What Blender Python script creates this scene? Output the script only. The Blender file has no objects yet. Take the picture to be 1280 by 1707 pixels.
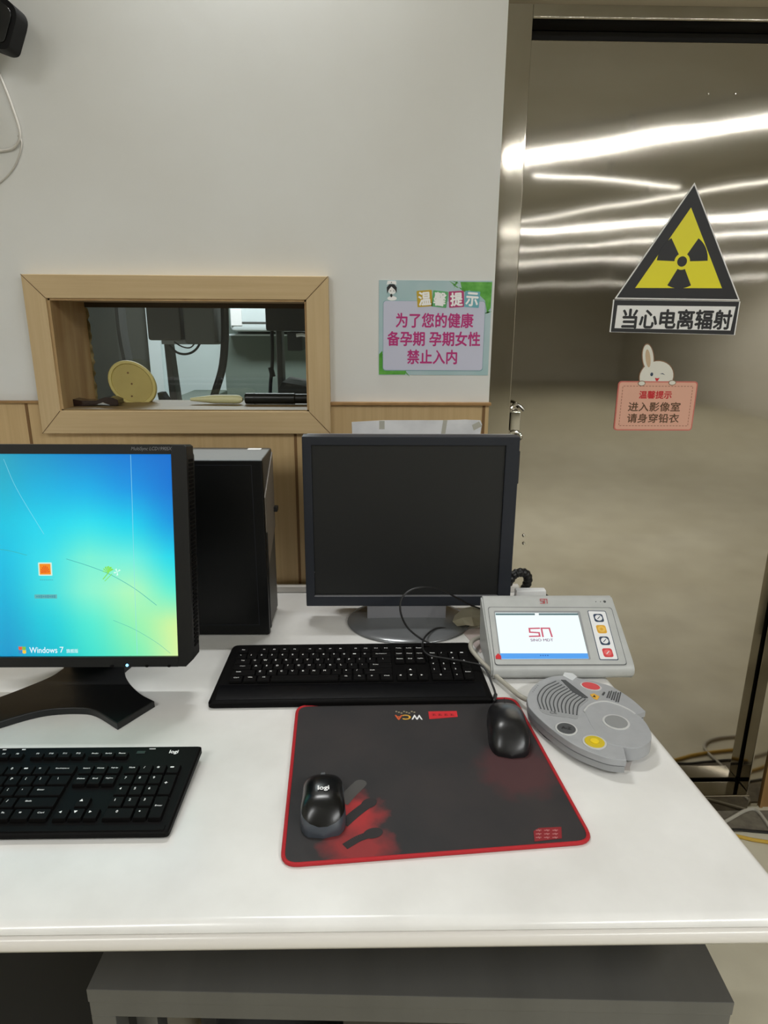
import bpy, bmesh, math, random
from mathutils import Matrix, Vector
random.seed(7)
SC = bpy.context.scene
COL = SC.collection

# ------------------------------------------------------------------ camera, world, lights, exposure
FPX = 1105.0                                   # focal length in pixels of the 1280x1707 frame
CZ, DZ = 1.36, 0.75                            # camera height, desk height
RM = Matrix(((0.9998141345, -0.0004459888, -0.0192742704),
             (-0.0183854758, 0.2788392571, -0.9601617696),
             (0.0058026446, 0.9603376853, 0.2787792308)))
cam_d = bpy.data.cameras.new('camera'); cam = bpy.data.objects.new('camera', cam_d); COL.objects.link(cam)
cam_d.sensor_fit = 'VERTICAL'; cam_d.sensor_height = 24.0; cam_d.lens = 24.0 * FPX / 1707.0
cam_d.clip_start = 0.02
cam.matrix_world = Matrix.Translation((0, 0, CZ)) @ RM.to_4x4()
SC.camera = cam
SC.view_settings.view_transform = 'Standard'; SC.view_settings.look = 'None'
SC.view_settings.gamma = 1.0; SC.view_settings.exposure = 0.2; SC.view_settings.use_curve_mapping = False
w = bpy.data.worlds.new('world'); SC.world = w; w.use_nodes = True
w.node_tree.nodes['Background'].inputs[0].default_value = (0.9, 0.95, 1.0, 1)
w.node_tree.nodes['Background'].inputs[1].default_value = 0.05
CEIL = 2.42
# tube lamps of this room: end points (x, y, x, y), height, tube width, power W
LAMPS = [(0.78, -1.24, 2.05, -0.19, 2.30, .045, 36), (-1.50, -0.90, -0.55, -0.15, 2.30, .05, 15), (-0.38, 1.42, -0.02, 1.42, 2.36, .03, 7.5),
         (1.09, -1.58, 2.23, -1.95, 2.30, .02, 1.6), (1.25, -4.08, 3.18, -1.01, 2.30, .03, 4.5),
         (1.45, -5.19, 4.3, -3.30, 2.35, .05, 30), (1.85, -7.56, 4.9, -4.26, 2.35, .03, 16),
         (1.90, -7.87, 5.4, -5.69, 2.20, .04, 20), (2.3, -9.8, 5.4, -6.15, 1.95, .03, 14)]
XRAY_FILL = (-0.75, 3.5, 2.38, 50)  # added fill for the room beyond the glass, no fixture
def area(name, loc, sx, sy, watt, col=(0.99, 1.0, 0.99), rz=0.0):
    l = bpy.data.lights.new(name, 'AREA'); l.shape = 'RECTANGLE'; l.size = sx; l.size_y = sy
    l.energy = watt; l.color = col
    o = bpy.data.objects.new(name, l); o.location = loc; o.rotation_euler = (0, 0, rz); COL.objects.link(o); return o
for ax, ay, bx0, by0, lz_, lw_, lp in LAMPS:
    area('room_light', ((ax + bx0) / 2, (ay + by0) / 2, lz_), math.hypot(bx0 - ax, by0 - ay), lw_, lp, rz=math.atan2(by0 - ay, bx0 - ax))
area('room_light', XRAY_FILL[:3], 1.2, 0.3, XRAY_FILL[3], (0.92, 1.0, 1.0))  # unseen area light added to brighten the room beyond

# ------------------------------------------------------------------ helpers
def ray(px, py): return RM @ Vector((px - 640.0, -(py - 853.5), -FPX))
def Zp(px, py, z=DZ): r = ray(px, py); return Vector((0, 0, CZ)) + r * ((z - CZ) / r.z)      # photo point on a level plane
def Yp(px, py, y): r = ray(px, py); return Vector((0, 0, CZ)) + r * (y / r.y)                # photo point on an upright plane
def PLp(px, py, p0, n):
    r = ray(px, py); o = Vector((0, 0, CZ)); return o + r * ((p0 - o).dot(n) / r.dot(n))

def lin(c):
    return tuple(((v / 255.0) / 12.92 if v / 255.0 <= 0.04045 else ((v / 255.0 + 0.055) / 1.055) ** 2.4) for v in c)

def mat(name, rgb, rough=0.5, metal=0.0, emit=None, estr=0.0, noise=None, bump=None, spec=0.5, coat=0.0, alpha=1.0, aniso=0.0):
    """rgb 0-255; noise=(scale3, other_rgb, amount, detail); bump=(scale3, strength, distance)"""
    m = bpy.data.materials.new(name); m.use_nodes = True
    nt = m.node_tree; b = nt.nodes['Principled BSDF']
    c = lin(rgb) + (1,)
    b.inputs['Base Color'].default_value = c
    b.inputs['Roughness'].default_value = rough; b.inputs['Metallic'].default_value = metal
    b.inputs['Specular IOR Level'].default_value = spec
    b.inputs['Coat Weight'].default_value = coat
    b.inputs['Anisotropic'].default_value = aniso
    if alpha < 1: b.inputs['Alpha'].default_value = alpha
    if emit:
        b.inputs['Emission Color'].default_value = lin(emit) + (1,); b.inputs['Emission Strength'].default_value = estr
    if noise or bump:
        tc = nt.nodes.new('ShaderNodeTexCoord')
    if noise:
        mp = nt.nodes.new('ShaderNodeMapping'); mp.inputs['Scale'].default_value = noise[0]
        nz = nt.nodes.new('ShaderNodeTexNoise'); nz.inputs['Scale'].default_value = 1.0; nz.inputs['Detail'].default_value = noise[3] if len(noise) > 3 else 4
        rp = nt.nodes.new('ShaderNodeMapRange'); rp.inputs[1].default_value = 0.35; rp.inputs[2].default_value = 0.7
        rp.inputs[3].default_value = 0; rp.inputs[4].default_value = noise[2]
        mx = nt.nodes.new('ShaderNodeMix'); mx.data_type = 'RGBA'
        mx.inputs[6].default_value = c; mx.inputs[7].default_value = lin(noise[1]) + (1,)
        nt.links.new(tc.outputs['Object'], mp.inputs[0]); nt.links.new(mp.outputs[0], nz.inputs['Vector'])
        nt.links.new(nz.outputs[0], rp.inputs[0]); nt.links.new(rp.outputs[0], mx.inputs[0])
        nt.links.new(mx.outputs[2], b.inputs['Base Color'])
    if bump:
        mp = nt.nodes.new('ShaderNodeMapping'); mp.inputs['Scale'].default_value = bump[0]
        nz = nt.nodes.new('ShaderNodeTexNoise'); nz.inputs['Scale'].default_value = 1.0; nz.inputs['Detail'].default_value = bump[3] if len(bump) > 3 else 3
        bp = nt.nodes.new('ShaderNodeBump'); bp.inputs['Strength'].default_value = bump[1]; bp.inputs['Distance'].default_value = bump[2]
        nt.links.new(tc.outputs['Object'], mp.inputs[0]); nt.links.new(mp.outputs[0], nz.inputs['Vector'])
        nt.links.new(nz.outputs[0], bp.inputs['Height']); nt.links.new(bp.outputs[0], b.inputs['Normal'])
    return m

def root(name, label=None, cat=None, loc=(0, 0, 0), rotz=0.0, group=None, kind=None):
    o = bpy.data.objects.new(name, None); COL.objects.link(o)
    o.location = loc; o.rotation_euler = (0, 0, rotz); o.empty_display_size = 0.05
    if label: o['label'] = label
    if cat: o['category'] = cat
    if group: o['group'] = group
    if kind: o['kind'] = kind
    return o
def rmat(o): return Matrix.Translation(o.location) @ Matrix.Rotation(o.rotation_euler.z, 4, 'Z')

def obj(name, bm, m, parent=None, world=False, smooth=True, label=None, cat=None, group=None, kind=None, ang=35):
    """link a bmesh as ONE object; world=True: the shape is in room coordinates and is brought into its root's frame"""
    if world and parent is not None:
        p = parent; M = Matrix.Identity(4)
        while p is not None:
            M = rmat(p) @ M if p.type == 'EMPTY' else M
            p = p.parent
        bm.transform(M.inverted())
    bmesh.ops.recalc_face_normals(bm, faces=bm.faces[:])
    me = bpy.data.meshes.new(name); bm.to_mesh(me); bm.free()
    if smooth:
        me.polygons.foreach_set('use_smooth', [True] * len(me.polygons)); me.set_sharp_from_angle(angle=math.radians(ang))
    me.materials.append(m)
    o = bpy.data.objects.new(name, me); COL.objects.link(o)
    if smooth:
        wn = o.modifiers.new('flat_faces', 'WEIGHTED_NORMAL'); wn.keep_sharp = True
    if parent is not None: o.parent = parent
    if label: o['label'] = label
    if cat: o['category'] = cat
    if group: o['group'] = group
    if kind: o['kind'] = kind
    return o

def B(): return bmesh.new()
def merge(bm, other):
    me = bpy.data.meshes.new('tmp'); other.to_mesh(me); other.free(); bm.from_mesh(me); bpy.data.meshes.remove(me)

def box(bm, c, s, bev=0.0, M=None, seg=2):
    t = bmesh.new(); bmesh.ops.create_cube(t, size=1.0)
    for v in t.verts: v.co = Vector((v.co.x * s[0], v.co.y * s[1], v.co.z * s[2]))
    if bev > 0:
        bmesh.ops.bevel(t, geom=t.edges[:], offset=bev, segments=seg, affect='EDGES', profile=0.5, clamp_overlap=True)
    T = Matrix.Translation(c)
    t.transform((M @ T) if M is not None else T)
    merge(bm, t)
def bx(bm, x0, x1, y0, y1, z0, z1, bev=0.0, M=None):
    box(bm, ((x0 + x1) / 2, (y0 + y1) / 2, (z0 + z1) / 2), (x1 - x0, y1 - y0, z1 - z0), bev, M); return bm

def prism(bm, pts, h, M=None, bev=0.0, z0=0.0, taper=None):
    """closed 2D outline raised from z0 to h, top edge bevelled"""
    t = bmesh.new()
    lo = [t.verts.new((p[0], p[1], z0)) for p in pts]
    hi = [t.verts.new((p[0], p[1], h)) for p in pts]
    n = len(pts)
    t.faces.new(lo[::-1]); top = t.faces.new(hi)
    for i in range(n): t.faces.new((lo[i], lo[(i + 1) % n], hi[(i + 1) % n], hi[i]))
    bmesh.ops.recalc_face_normals(t, faces=t.faces[:])
    if bev > 0:
        bmesh.ops.bevel(t, geom=[e for e in top.edges], offset=bev, segments=3, affect='EDGES', profile=0.5, clamp_overlap=True)
    if M is not None: t.transform(M)
    merge(bm, t); return bm

def flat(bm, pts, M=None, z=0.0):
    vs = [bm.verts.new((M @ Vector((p[0], p[1], z))) if M is not None else Vector((p[0], p[1], z))) for p in pts]
    bm.faces.new(vs); return bm

def rrect(w, h, r, n=5, cx=0.0, cy=0.0):
    pts = []
    for sx, sy, a0 in ((1, 1, 0), (-1, 1, 90), (-1, -1, 180), (1, -1, 270)):
        for i in range(n + 1):
            a = math.radians(a0 + 90.0 * i / n)
            pts.append((cx + sx * (w / 2 - r) + r * math.cos(a), cy + sy * (h / 2 - r) + r * math.sin(a)))
    return pts
def ellip(rx, ry, n=28, cx=0.0, cy=0.0, rot=0.0):
    c, s = math.cos(rot), math.sin(rot)
    return [(cx + rx * math.cos(a) * c - ry * math.sin(a) * s, cy + rx * math.cos(a) * s + ry * math.sin(a) * c)
            for a in (2 * math.pi * i / n for i in range(n))]
def round_poly(pts, r, n=5):
    out = []; k = len(pts)
    for i in range(k):
        p, a, b = Vector(pts[i][:2]), Vector(pts[i - 1][:2]), Vector(pts[(i + 1) % k][:2])
        rr = r[i] if isinstance(r, (list, tuple)) else r
        u, v = (a - p).normalized(), (b - p).normalized()
        if rr <= 0: out.append((p.x, p.y)); continue
        A, Bq = p + u * rr, p + v * rr
        for j in range(n + 1):
            t = j / n; q = A * (1 - t) ** 2 + p * 2 * t * (1 - t) + Bq * t * t
            out.append((q.x, q.y))
    return out
def smooth_path(pts, k=8, closed=False):
    P = [Vector(p) for p in pts]; out = []; n = len(P)
    for i in range(n if closed else n - 1):
        p0 = P[(i - 1) % n] if closed or i > 0 else P[0] * 2 - P[1]
        p1, p2 = P[i], P[(i + 1) % n]
        p3 = P[(i + 2) % n] if closed or i + 2 < n else P[-1] * 2 - P[-2]
        for j in range(k):
            t = j / k
            out.append(0.5 * ((2 * p1) + (p2 - p0) * t + (2 * p0 - 5 * p1 + 4 * p2 - p3) * t * t + (3 * p1 - p0 - 3 * p2 + p3) * t ** 3))
    if not closed: out.append(P[-1])
    return out
def tube(bm, pts, r, n=8, closed=False, k=8, sm=True):
    P = smooth_path(pts, k, closed) if sm else [Vector(p) for p in pts]
    t = bmesh.new(); rings = []; m = len(P); up = None
    for i in range(m):
        d = (P[(i + 1) % m] - P[i - 1]) if closed else (P[min(i + 1, m - 1)] - P[max(i - 1, 0)])
        d.normalize()
        if up is None:
            up = Vector((0, 0, 1)) if abs(d.z) < 0.9 else Vector((1, 0, 0))
        s = d.cross(up)
        if s.length < 1e-5: s = d.orthogonal()
        s.normalize(); up = s.cross(d).normalized()
        rr = r(i / (m - 1)) if callable(r) else r
        rings.append([t.verts.new(P[i] + (s * math.cos(a) + up * math.sin(a)) * rr) for a in (2 * math.pi * q / n for q in range(n))])
    for i in range(m if closed else m - 1):
        a, b = rings[i], rings[(i + 1) % m]
        for q in range(n): t.faces.new((a[q], a[(q + 1) % n], b[(q + 1) % n], b[q]))
    if not closed:
        t.faces.new(rings[0][::-1]); t.faces.new(rings[-1])
    merge(bm, t); return bm
def lathe(bm, prof, M=None, n=28):
    t = bmesh.new(); rings = []
    for r, z in prof:
        rings.append([t.verts.new((r * math.cos(2 * math.pi * i / n), r * math.sin(2 * math.pi * i / n), z)) for i in range(n)])
    for a, b in zip(rings, rings[1:]):
        for i in range(n): t.faces.new((a[i], a[(i + 1) % n], b[(i + 1) % n], b[i]))
    t.faces.new(rings[0][::-1]); t.faces.new(rings[-1])
    if M is not None: t.transform(M)
    merge(bm, t); return bm
def loft(bm, rings, M=None, cap=True, closed=True):
    t = bmesh.new(); R = [[t.verts.new(p) for p in ring] for ring in rings]
    for a, b in zip(R, R[1:]):
        n = len(a)
        for i in range(n if closed else n - 1): t.faces.new((a[i], a[(i + 1) % n], b[(i + 1) % n], b[i]))
    if cap: t.faces.new(R[0][::-1]); t.faces.new(R[-1])
    if M is not None: t.transform(M)
    merge(bm, t); return bm
def frame(o, x, y):
    x = Vector(x).normalized(); y = Vector(y); y = (y - x * y.dot(x)).normalized(); z = x.cross(y)
    return Matrix(((x.x, y.x, z.x, o[0]), (x.y, y.y, z.y, o[1]), (x.z, y.z, z.z, o[2]), (0, 0, 0, 1)))

_tc = {}
def text(bm, s, M, size=None, width=None, height=None, cx=0.0, cy=0.0, bold=0.0, lift=0.0004, shear=0.0, space=1.0, mi=0):
    """flat lettering centred on (cx, cy) of frame M, scaled to a size, a width or a height"""
    key = (s, shear, space)
    if key not in _tc:
        c = bpy.data.curves.new('t', 'FONT'); c.body = s; c.size = 1.0; c.shear = shear; c.space_character = space
        c.resolution_u = 3
        o = bpy.data.objects.new('t', c); COL.objects.link(o)
        me = bpy.data.meshes.new_from_object(o.evaluated_get(bpy.context.evaluated_depsgraph_get()))
        bpy.data.objects.remove(o); bpy.data.curves.remove(c)
        xs = [v.co.x for v in me.vertices] or [0, 1]; ys = [v.co.y for v in me.vertices] or [0, 1]
        _tc[key] = (me, min(xs), max(xs), min(ys), max(ys))
    me, x0, x1, y0, y1 = _tc[key]
    sx = size or (width / (x1 - x0) if width else height / (y1 - y0)); sy = sx
    if width and height: sx, sy = width / (x1 - x0), height / (y1 - y0)
    offs = [(0, 0)] if bold <= 0 else [(-bold, 0), (bold, 0), (0, bold), (0, -bold)]
    for k, (ox, oy) in enumerate(offs):
        m2 = me.copy()
        if mi: m2.polygons.foreach_set('material_index', [mi] * len(m2.polygons))
        m2.transform(M @ Matrix.Translation((cx, cy, lift + k * 1e-5)) @ Matrix.Diagonal((sx, sy, 1, 1)) @ Matrix.Translation((ox - (x0 + x1) / 2, oy - (y0 + y1) / 2, 0)))
        bm.from_mesh(m2); bpy.data.meshes.remove(m2)
    return bm

# ------------------------------------------------------------------ materials
M_wall = mat('wall_paint', (226, 227, 225), 0.75, noise=((2.2, 2.2, 2.2), (212, 210, 204), 0.6, 5), bump=((30, 30, 30), 0.12, 0.002, 4))
M_beige = mat('beige_paint', (158, 146, 122), 0.75, noise=((3, 3, 3), (146, 134, 110), 0.5, 5))
M_roomwall = mat('room_wall_paint', (222, 218, 208), 0.8)
M_ceil = mat('ceiling_paint', (206, 204, 198), 0.85)
M_floor = mat('floor_tile', (204, 199, 178), 0.35, noise=((5, 5, 5), (182, 176, 156), 0.7, 6))
M_ply = mat('wood_laminate_frame', (205, 180, 138), 0.5, noise=((4.0, 40, 130), (190, 163, 120), 0.6, 4))
M_plyv = mat('wood_laminate_frame_upright', (205, 180, 138), 0.5, noise=((130, 40, 4.0), (190, 163, 120), 0.6, 4))
M_wains = mat('wood_laminate_panel', (203, 175, 128), 0.55, noise=((120, 40, 3), (188, 158, 112), 0.7, 4))
M_groove = mat('dark_wood_groove', (120, 88, 50), 0.7)
M_seam = mat('dark_wood_seam', (92, 66, 36), 0.8)  # dark brown of the mitre seam lines
M_woodtrim = mat('wood_trim', (168, 130, 82), 0.55, noise=((40, 40, 3), (140, 105, 62), 0.6, 4))
M_white = mat('white_laminate', (236, 235, 232), 0.22, noise=((9, 9, 9), (214, 212, 208), 0.55, 8), bump=((160, 160, 160), 0.03, 0.001, 3))
M_whiteedge = mat('white_edge_band', (226, 222, 216), 0.25)
M_edgegroove = mat('grey_joint', (84, 84, 82), 0.5)
M_steel = mat('brushed_steel', (188, 183, 174), 0.05, 1.0, noise=((1.4, 1.4, 5.0), (168, 161, 147), 0.8, 5), bump=((5, 5, 6.0), 0.5, 0.0009, 1.0))
M_steelf = mat('steel_frame', (182, 176, 164), 0.08, 1.0, noise=((6, 6, 3), (142, 134, 116), 0.6, 4), bump=((5, 5, 7.0), 0.5, 0.0008, 1.0))
M_chrome = mat('chrome', (205, 202, 195), 0.08, 1.0)
M_cab = mat('grey_painted_steel', (112, 112, 110), 0.32, 0.6, noise=((14, 3, 3), (96, 96, 94), 0.5, 4))
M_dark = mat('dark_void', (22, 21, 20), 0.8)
M_blk = mat('black_plastic', (15, 16, 17), 0.42)
M_blkgloss = mat('black_gloss', (8, 10, 12), 0.16)
M_key = mat('black_key', (10, 9, 9), 0.6, spec=.1)
M_kbody = mat('keyboard_black', (7, 6, 6), 0.55, spec=.1)
M_legend = mat('white_legend', (240, 240, 240), 0.6)
M_monitor = mat('dark_grey_bezel', (42, 45, 52), 0.5, spec=.3)
M_offscreen = mat('dark_screen', (26, 27, 27), 0.5)
M_stand = mat('grey_stand', (126, 126, 130), 0.4)
M_standgloss = mat('silver_stand', (120, 122, 124), 0.22, 0.3)
M_grey = mat('device_grey', (186, 188, 186), 0.42, noise=((40, 40, 40), (172, 174, 172), 0.5, 4))
M_grey2 = mat('device_grey_lower', (150, 152, 154), 0.45)
M_discg = mat('disc_grey', (165, 167, 170), 0.4, noise=((50, 50, 50), (152, 154, 157), 0.5, 4))
M_ring = mat('light_grey_ring', (196, 197, 196), 0.4)
M_slot = mat('dark_slot', (74, 76, 78), 0.6)
M_red = mat('red_button', (214, 74, 78), 0.4)
M_yel = mat('yellow_button', (206, 182, 40), 0.4)
M_amber = mat('amber_icon', (226, 172, 60), 0.45)
M_navy = mat('navy_icon', (52, 68, 92), 0.45)
M_lbl = mat('white_label', (236, 237, 238), 0.4)
M_cream = mat('cream_plastic', (208, 194, 116), 0.5, noise=((12, 12, 12), (186, 170, 96), 0.6, 4))
M_creamin = mat('cream_face', (190, 174, 100), 0.55, noise=((14, 14, 14), (172, 154, 84), 0.6, 4))
M_pale = mat('pale_green_plastic', (216, 214, 166), 0.4)
M_brown = mat('dark_brown_gloss', (44, 30, 26), 0.12)
M_bottle = mat('dark_green_black', (20, 24, 22), 0.3)
M_cable = mat('black_rubber', (18, 18, 19), 0.45)
M_cableg = mat('grey_cable', (176, 172, 160), 0.5)
M_cablew = mat('white_cable', (196, 192, 184), 0.5)
M_cabley = mat('yellow_cable', (196, 160, 62), 0.5)
M_paper = mat('white_paper', (242, 243, 246), 0.7, noise=((14, 14, 14), (205, 207, 212), 0.7, 4))
M_tape = mat('tape', (206, 204, 190), 0.3, alpha=0.75)
M_film = mat('clear_film', (225, 222, 205), 0.12, alpha=0.5)
M_padred = mat('red_stitch', (176, 22, 32), 0.7, bump=((900, 900, 900), 0.4, 0.001))
M_pad = mat('mouse_pad_cloth', (46, 44, 46), 0.8, noise=((9, 9, 9), (58, 50, 50), 0.8, 6))
M_black_ink = mat('black_ink', (30, 30, 34), 0.5)
M_yellow_ink = mat('yellow_ink', (250, 240, 24), 0.45)
M_white_ink = mat('white_ink', (248, 248, 248), 0.5)
M_magenta = mat('magenta_ink', (186, 42, 122), 0.5)
M_redink = mat('red_ink', (206, 40, 48), 0.5)
M_brownink = mat('brown_ink', (104, 72, 48), 0.6)
M_pink = mat('pink_card', (232, 178, 156), 0.55)
M_rose = mat('rose_outline', (214, 118, 106), 0.55)
M_rabbit = mat('rabbit_white', (232, 230, 220), 0.55)
M_tan = mat('tan_outline', (138, 104, 76), 0.55)
M_greyboard = mat('grey_cool_wall', (106, 118, 110), 0.8)
M_xdark = mat('dark_grey_wall', (70, 72, 66), 0.8)
M_xwhite = mat('cool_white_wall', (196, 208, 208), 0.8)
M_xmach = mat('machine_dark_grey', (74, 73, 68), 0.5)
M_xhose = mat('machine_hose', (58, 58, 56), 0.6)
M_acw = mat('appliance_white', (222, 232, 234), 0.4)
def glass_mat():
    m = bpy.data.materials.new('leaded_glass'); m.use_nodes = True; nt = m.node_tree
    for n in list(nt.nodes):
        if n.type == 'BSDF_PRINCIPLED': nt.nodes.remove(n)
    out = [n for n in nt.nodes if n.type == 'OUTPUT_MATERIAL'][0]
    t = nt.nodes.new('ShaderNodeBsdfTransparent'); t.inputs[0].default_value = (0.82, 0.83, 0.83, 1)
    g = nt.nodes.new('ShaderNodeBsdfGlossy'); g.inputs['Roughness'].default_value = 0.02
    fr = nt.nodes.new('ShaderNodeFresnel'); fr.inputs[0].default_value = 1.5
    mx = nt.nodes.new('ShaderNodeMixShader')
    nt.links.new(fr.outputs[0], mx.inputs[0]); nt.links.new(t.outputs[0], mx.inputs[1]); nt.links.new(g.outputs[0], mx.inputs[2])
    nt.links.new(mx.outputs[0], out.inputs[0]); return m
M_glass = glass_mat()
def emit_mat(name, rgb, s, rough=0.25):
    return mat(name, (8, 8, 8), rough, emit=rgb, estr=s)
M_tube = emit_mat('lamp_tube_glow', (255, 253, 245), 6.0)
M_fix = mat('white_fixture', (225, 225, 220), 0.5)

# ------------------------------------------------------------------ the setting
YW = 1.455                                      # face of the wall with the window
YD = 1.61                                       # face of the wall with the steel door
XE = 0.257                                      # where the window wall ends
LW, RW, FRY = -1.9, 5.8, -12.5
WX0, WX1, WZ0, WZ1 = -0.662, -0.134, 1.169, 1.398
bm = B(); bx(bm, LW - .1, RW + .1, FRY - .1, 5.2, -0.1, 0.0); obj('floor', bm, M_floor, kind='structure', smooth=False)
bm = B(); bx(bm, LW - .1, RW + .1, FRY - .1, YD + .1, CEIL, CEIL + .1); obj('ceiling', bm, M_ceil, kind='structure', smooth=False)
bm = B()
bx(bm, LW, WX0, YW, YD, 0, CEIL); bx(bm, WX1, XE, YW, YD, 0, CEIL); bx(bm, WX0, WX1, YW, YD, 0, WZ0); bx(bm, WX0, WX1, YW, YD, WZ1, CEIL)
obj('wall_back', bm, M_wall, kind='structure', smooth=False)
DX0, DX1, DZ1 = 0.335, 1.088, 1.962               # door opening inside the frame
FX0, FX1, FZ1 = 0.270, 1.128, 1.988               # outside of the frame
bm = B()
bx(bm, XE - 0.02, FX0, YD + .001, YD + .12, 0, CEIL); bx(bm, FX1, RW, YD, YD + .12, 0, CEIL); bx(bm, FX0, FX1, YD, YD + .12, FZ1, CEIL)
obj('wall_back_door_side', bm, M_beige, kind='structure', smooth=False)
bm = B(); bx(bm, LW - .1, LW, FRY, YD, 0, CEIL); obj('wall_left', bm, M_roomwall, kind='structure', smooth=False)
bm = B(); bx(bm, RW, RW + .1, FRY, YD, 0, CEIL); obj('wall_right', bm, M_roomwall, kind='structure', smooth=False)
bm = B(); bx(bm, LW, RW, FRY - .1, FRY, 0, CEIL); obj('wall_front', bm, M_roomwall, kind='structure', smooth=False)

# wood panelling under the window, with its cap and grooves
WT = 1.188
bm = B(); bx(bm, LW, -.70, YW - .005, YW, 0.0, WT - .004); bx(bm, -.095, XE, YW - .005, YW, 0.0, WT - .004); bx(bm, -.70, -.095, YW - .005, YW, 0, 1.135)
wains = obj('wall_panelling', bm, M_wains, kind='structure', smooth=False)
bm = B(); bx(bm, -0.088, XE + .003, YW - .016, YW - .0, WT - .006, WT, .001); bx(bm, LW, -0.712, YW - .014, YW, WT - .004, WT, .001)
obj('trim_1', bm, M_woodtrim, kind='structure')
bm = B()
for gx in (Yp(496, 860, YW - .012).x, Yp(43, 690, YW - .012).x, XE - .011):
    bx(bm, gx - .003, gx + .003, YW - .0062, YW - .003, 0.76, 1.125 if gx < 0 and gx > -.6 else WT - .006)
obj('trim_2', bm, M_groove, kind='structure', smooth=False)
# brown panelling right of the door
bm = B(); bx(bm, 1.140, RW, YD - .012, YD, 0.0, 1.05); bx(bm, 1.132, 1.140, YD - .016, YD, 0, 1.05)
obj('wall_panelling_door_side', bm, mat('brown_panel', (150, 116, 70), 0.5, noise=((40, 40, 3), (126, 94, 54), 0.7, 4)), kind='structure', smooth=False)

# window: mitred wooden frame, lined reveal, pane
win = root('window_1', 'wood-framed viewing window through the wall', None, (-0.4, YW, 1.12), kind='structure')
fy0, fy1 = 1.432, YW
O = [(-0.708, 1.120), (-0.088, 1.121), (-0.088, 1.444), (-0.708, 1.444)]
I = [(-0.664, 1.169), (-0.134, 1.169), (-0.134, 1.398), (-0.664, 1.398)]
for i in range(4):
    j = (i + 1) % 4
    bm = B(); q = [O[i], O[j], I[j], I[i]]
    prism(bm, [(p[0], p[1]) for p in q], 0.023, Matrix(((1, 0, 0, 0), (0, 0, -1, fy1), (0, 1, 0, 0), (0, 0, 0, 1))), 0.0012)
    obj('window_frame', bm, M_ply if i % 2 == 0 else M_plyv, win, world=True)
bm = B()
for a, b in zip(O, I):
    d = (Vector(b) - Vector(a)).normalized(); n = Vector((-d.y, d.x)) * 0.0006
    flat(bm, [(a[0] + n.x, a[1] + n.y), (b[0] + n.x, b[1] + n.y), (b[0] - n.x, b[1] - n.y), (a[0] - n.x, a[1] - n.y)],
         Matrix(((1, 0, 0, 0), (0, 0, -1, fy0), (0, 1, 0, 0), (0, 0, 0, 1))), 0.0004)
obj('mitre_joint', bm, M_seam, win, world=True, smooth=False)
YG = 1.61
bm = B(); bx(bm, WX0 - .002, WX0 + .004, fy0 + .004, YG, WZ0, WZ1); bx(bm, WX1 - .004, WX1 + .002, fy0 + .004, YG, WZ0, WZ1)
bx(bm, WX0, WX1, fy0 + .004, YG, WZ1 - .004, WZ1 + .002)
obj('reveal_lining', bm, mat('reveal_wood', (188, 158, 112), 0.55, noise=((30, 30, 4), (150, 112, 66), 0.7, 4)), win, world=True, smooth=False)
bm = B(); bx(bm, WX0, WX1, fy0 + .004, YG, WZ0 - .003, WZ0 + .003)
obj('sill', bm, mat('sill_wood', (150, 128, 88), 0.5, noise=((8, 30, 30), (120, 100, 66), 0.8, 5)), win, world=True, smooth=False)
bm = B(); bx(bm, WX0, WX1, YG + .001, YG + .009, WZ0 - .01, WZ1 + .01); obj('pane', bm, M_glass, win, world=True, smooth=False)
bm = B()
bx(bm, WX0, WX1, YG - .006, YG + .0005, WZ1 - .015, WZ1 - .004)
obj('pane_top_shade', bm, mat('painted_top_shade', (70, 58, 40), 0.6), win, world=True, smooth=False)  # strip along the pane top, shadow put into its brown colour
# crumbling sealant down the left edge of the pane
bm = B(); random.seed(3)
L = [(WX0 + .006 + random.uniform(0, .007), WZ0 + .004 + k * (WZ1 - WZ0 - .02) / 24) for k in range(25)]
flat(bm, [(WX0, WZ0 + .004)] + L + [(WX0, WZ1 - .016)], Matrix(((1, 0, 0, 0), (0, 0, -1, YG - .001), (0, 1, 0, 0), (0, 0, 0, 1))))
obj('sealant', bm, mat('old_sealant', (96, 84, 46), 0.8, noise=((60, 60, 60), (180, 166, 120), 0.8, 5)), win, world=True, smooth=False)

# steel door in its steel frame
door = root('door_1', 'brushed steel door in a steel frame right of the desk', None, (0.71, YD, 0), kind='structure')
bm = B()
bx(bm, FX0, DX0, YD - .012, YD + .10, 0, FZ1, .003); bx(bm, DX1, FX1, YD - .012, YD + .10, 0, FZ1, .003)
bx(bm, DX0 - .001, DX1 + .001, YD - .012, YD + .10, DZ1, FZ1, .003)
obj('door_frame', bm, M_steelf, door, world=True)
bm = B(); bx(bm, DX0, DX1, YD - .03, YD + .09, 0.0, 0.055, .004); obj('threshold', bm, M_steelf, door, world=True)
YL = 1.648
def sheet(x0, x1, z0, z1, y, nx, nz):
    t = B(); V = [[t.verts.new((x0 + (x1 - x0) * i / nx, y, z0 + (z1 - z0) * j / nz)) for i in range(nx + 1)] for j in range(nz + 1)]
    for j in range(nz):
        for i in range(nx): t.faces.new((V[j][i], V[j][i + 1], V[j + 1][i + 1], V[j + 1][i]))
    return t
bm = B(); bx(bm, DX0 + .003, DX1 - .006, YL, YL + .05, 0.062, DZ1 - .022, .002)
obj('door_leaf', bm, M_steel, door, world=True)
bm = B(); bx(bm, DX0 + .003, DX1 - .001, YL + .012, YL + .06, 0.056, DZ1 - .001)
obj('door_gap', bm, M_dark, door, world=True, smooth=False)
bm = B()      # lever pull bowed out from the left edge of the leaf
P = [Yp(*p, YL - .03) for p in ((849, 686), (854, 677), (861, 674), (868, 678), (873, 684))]
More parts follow.
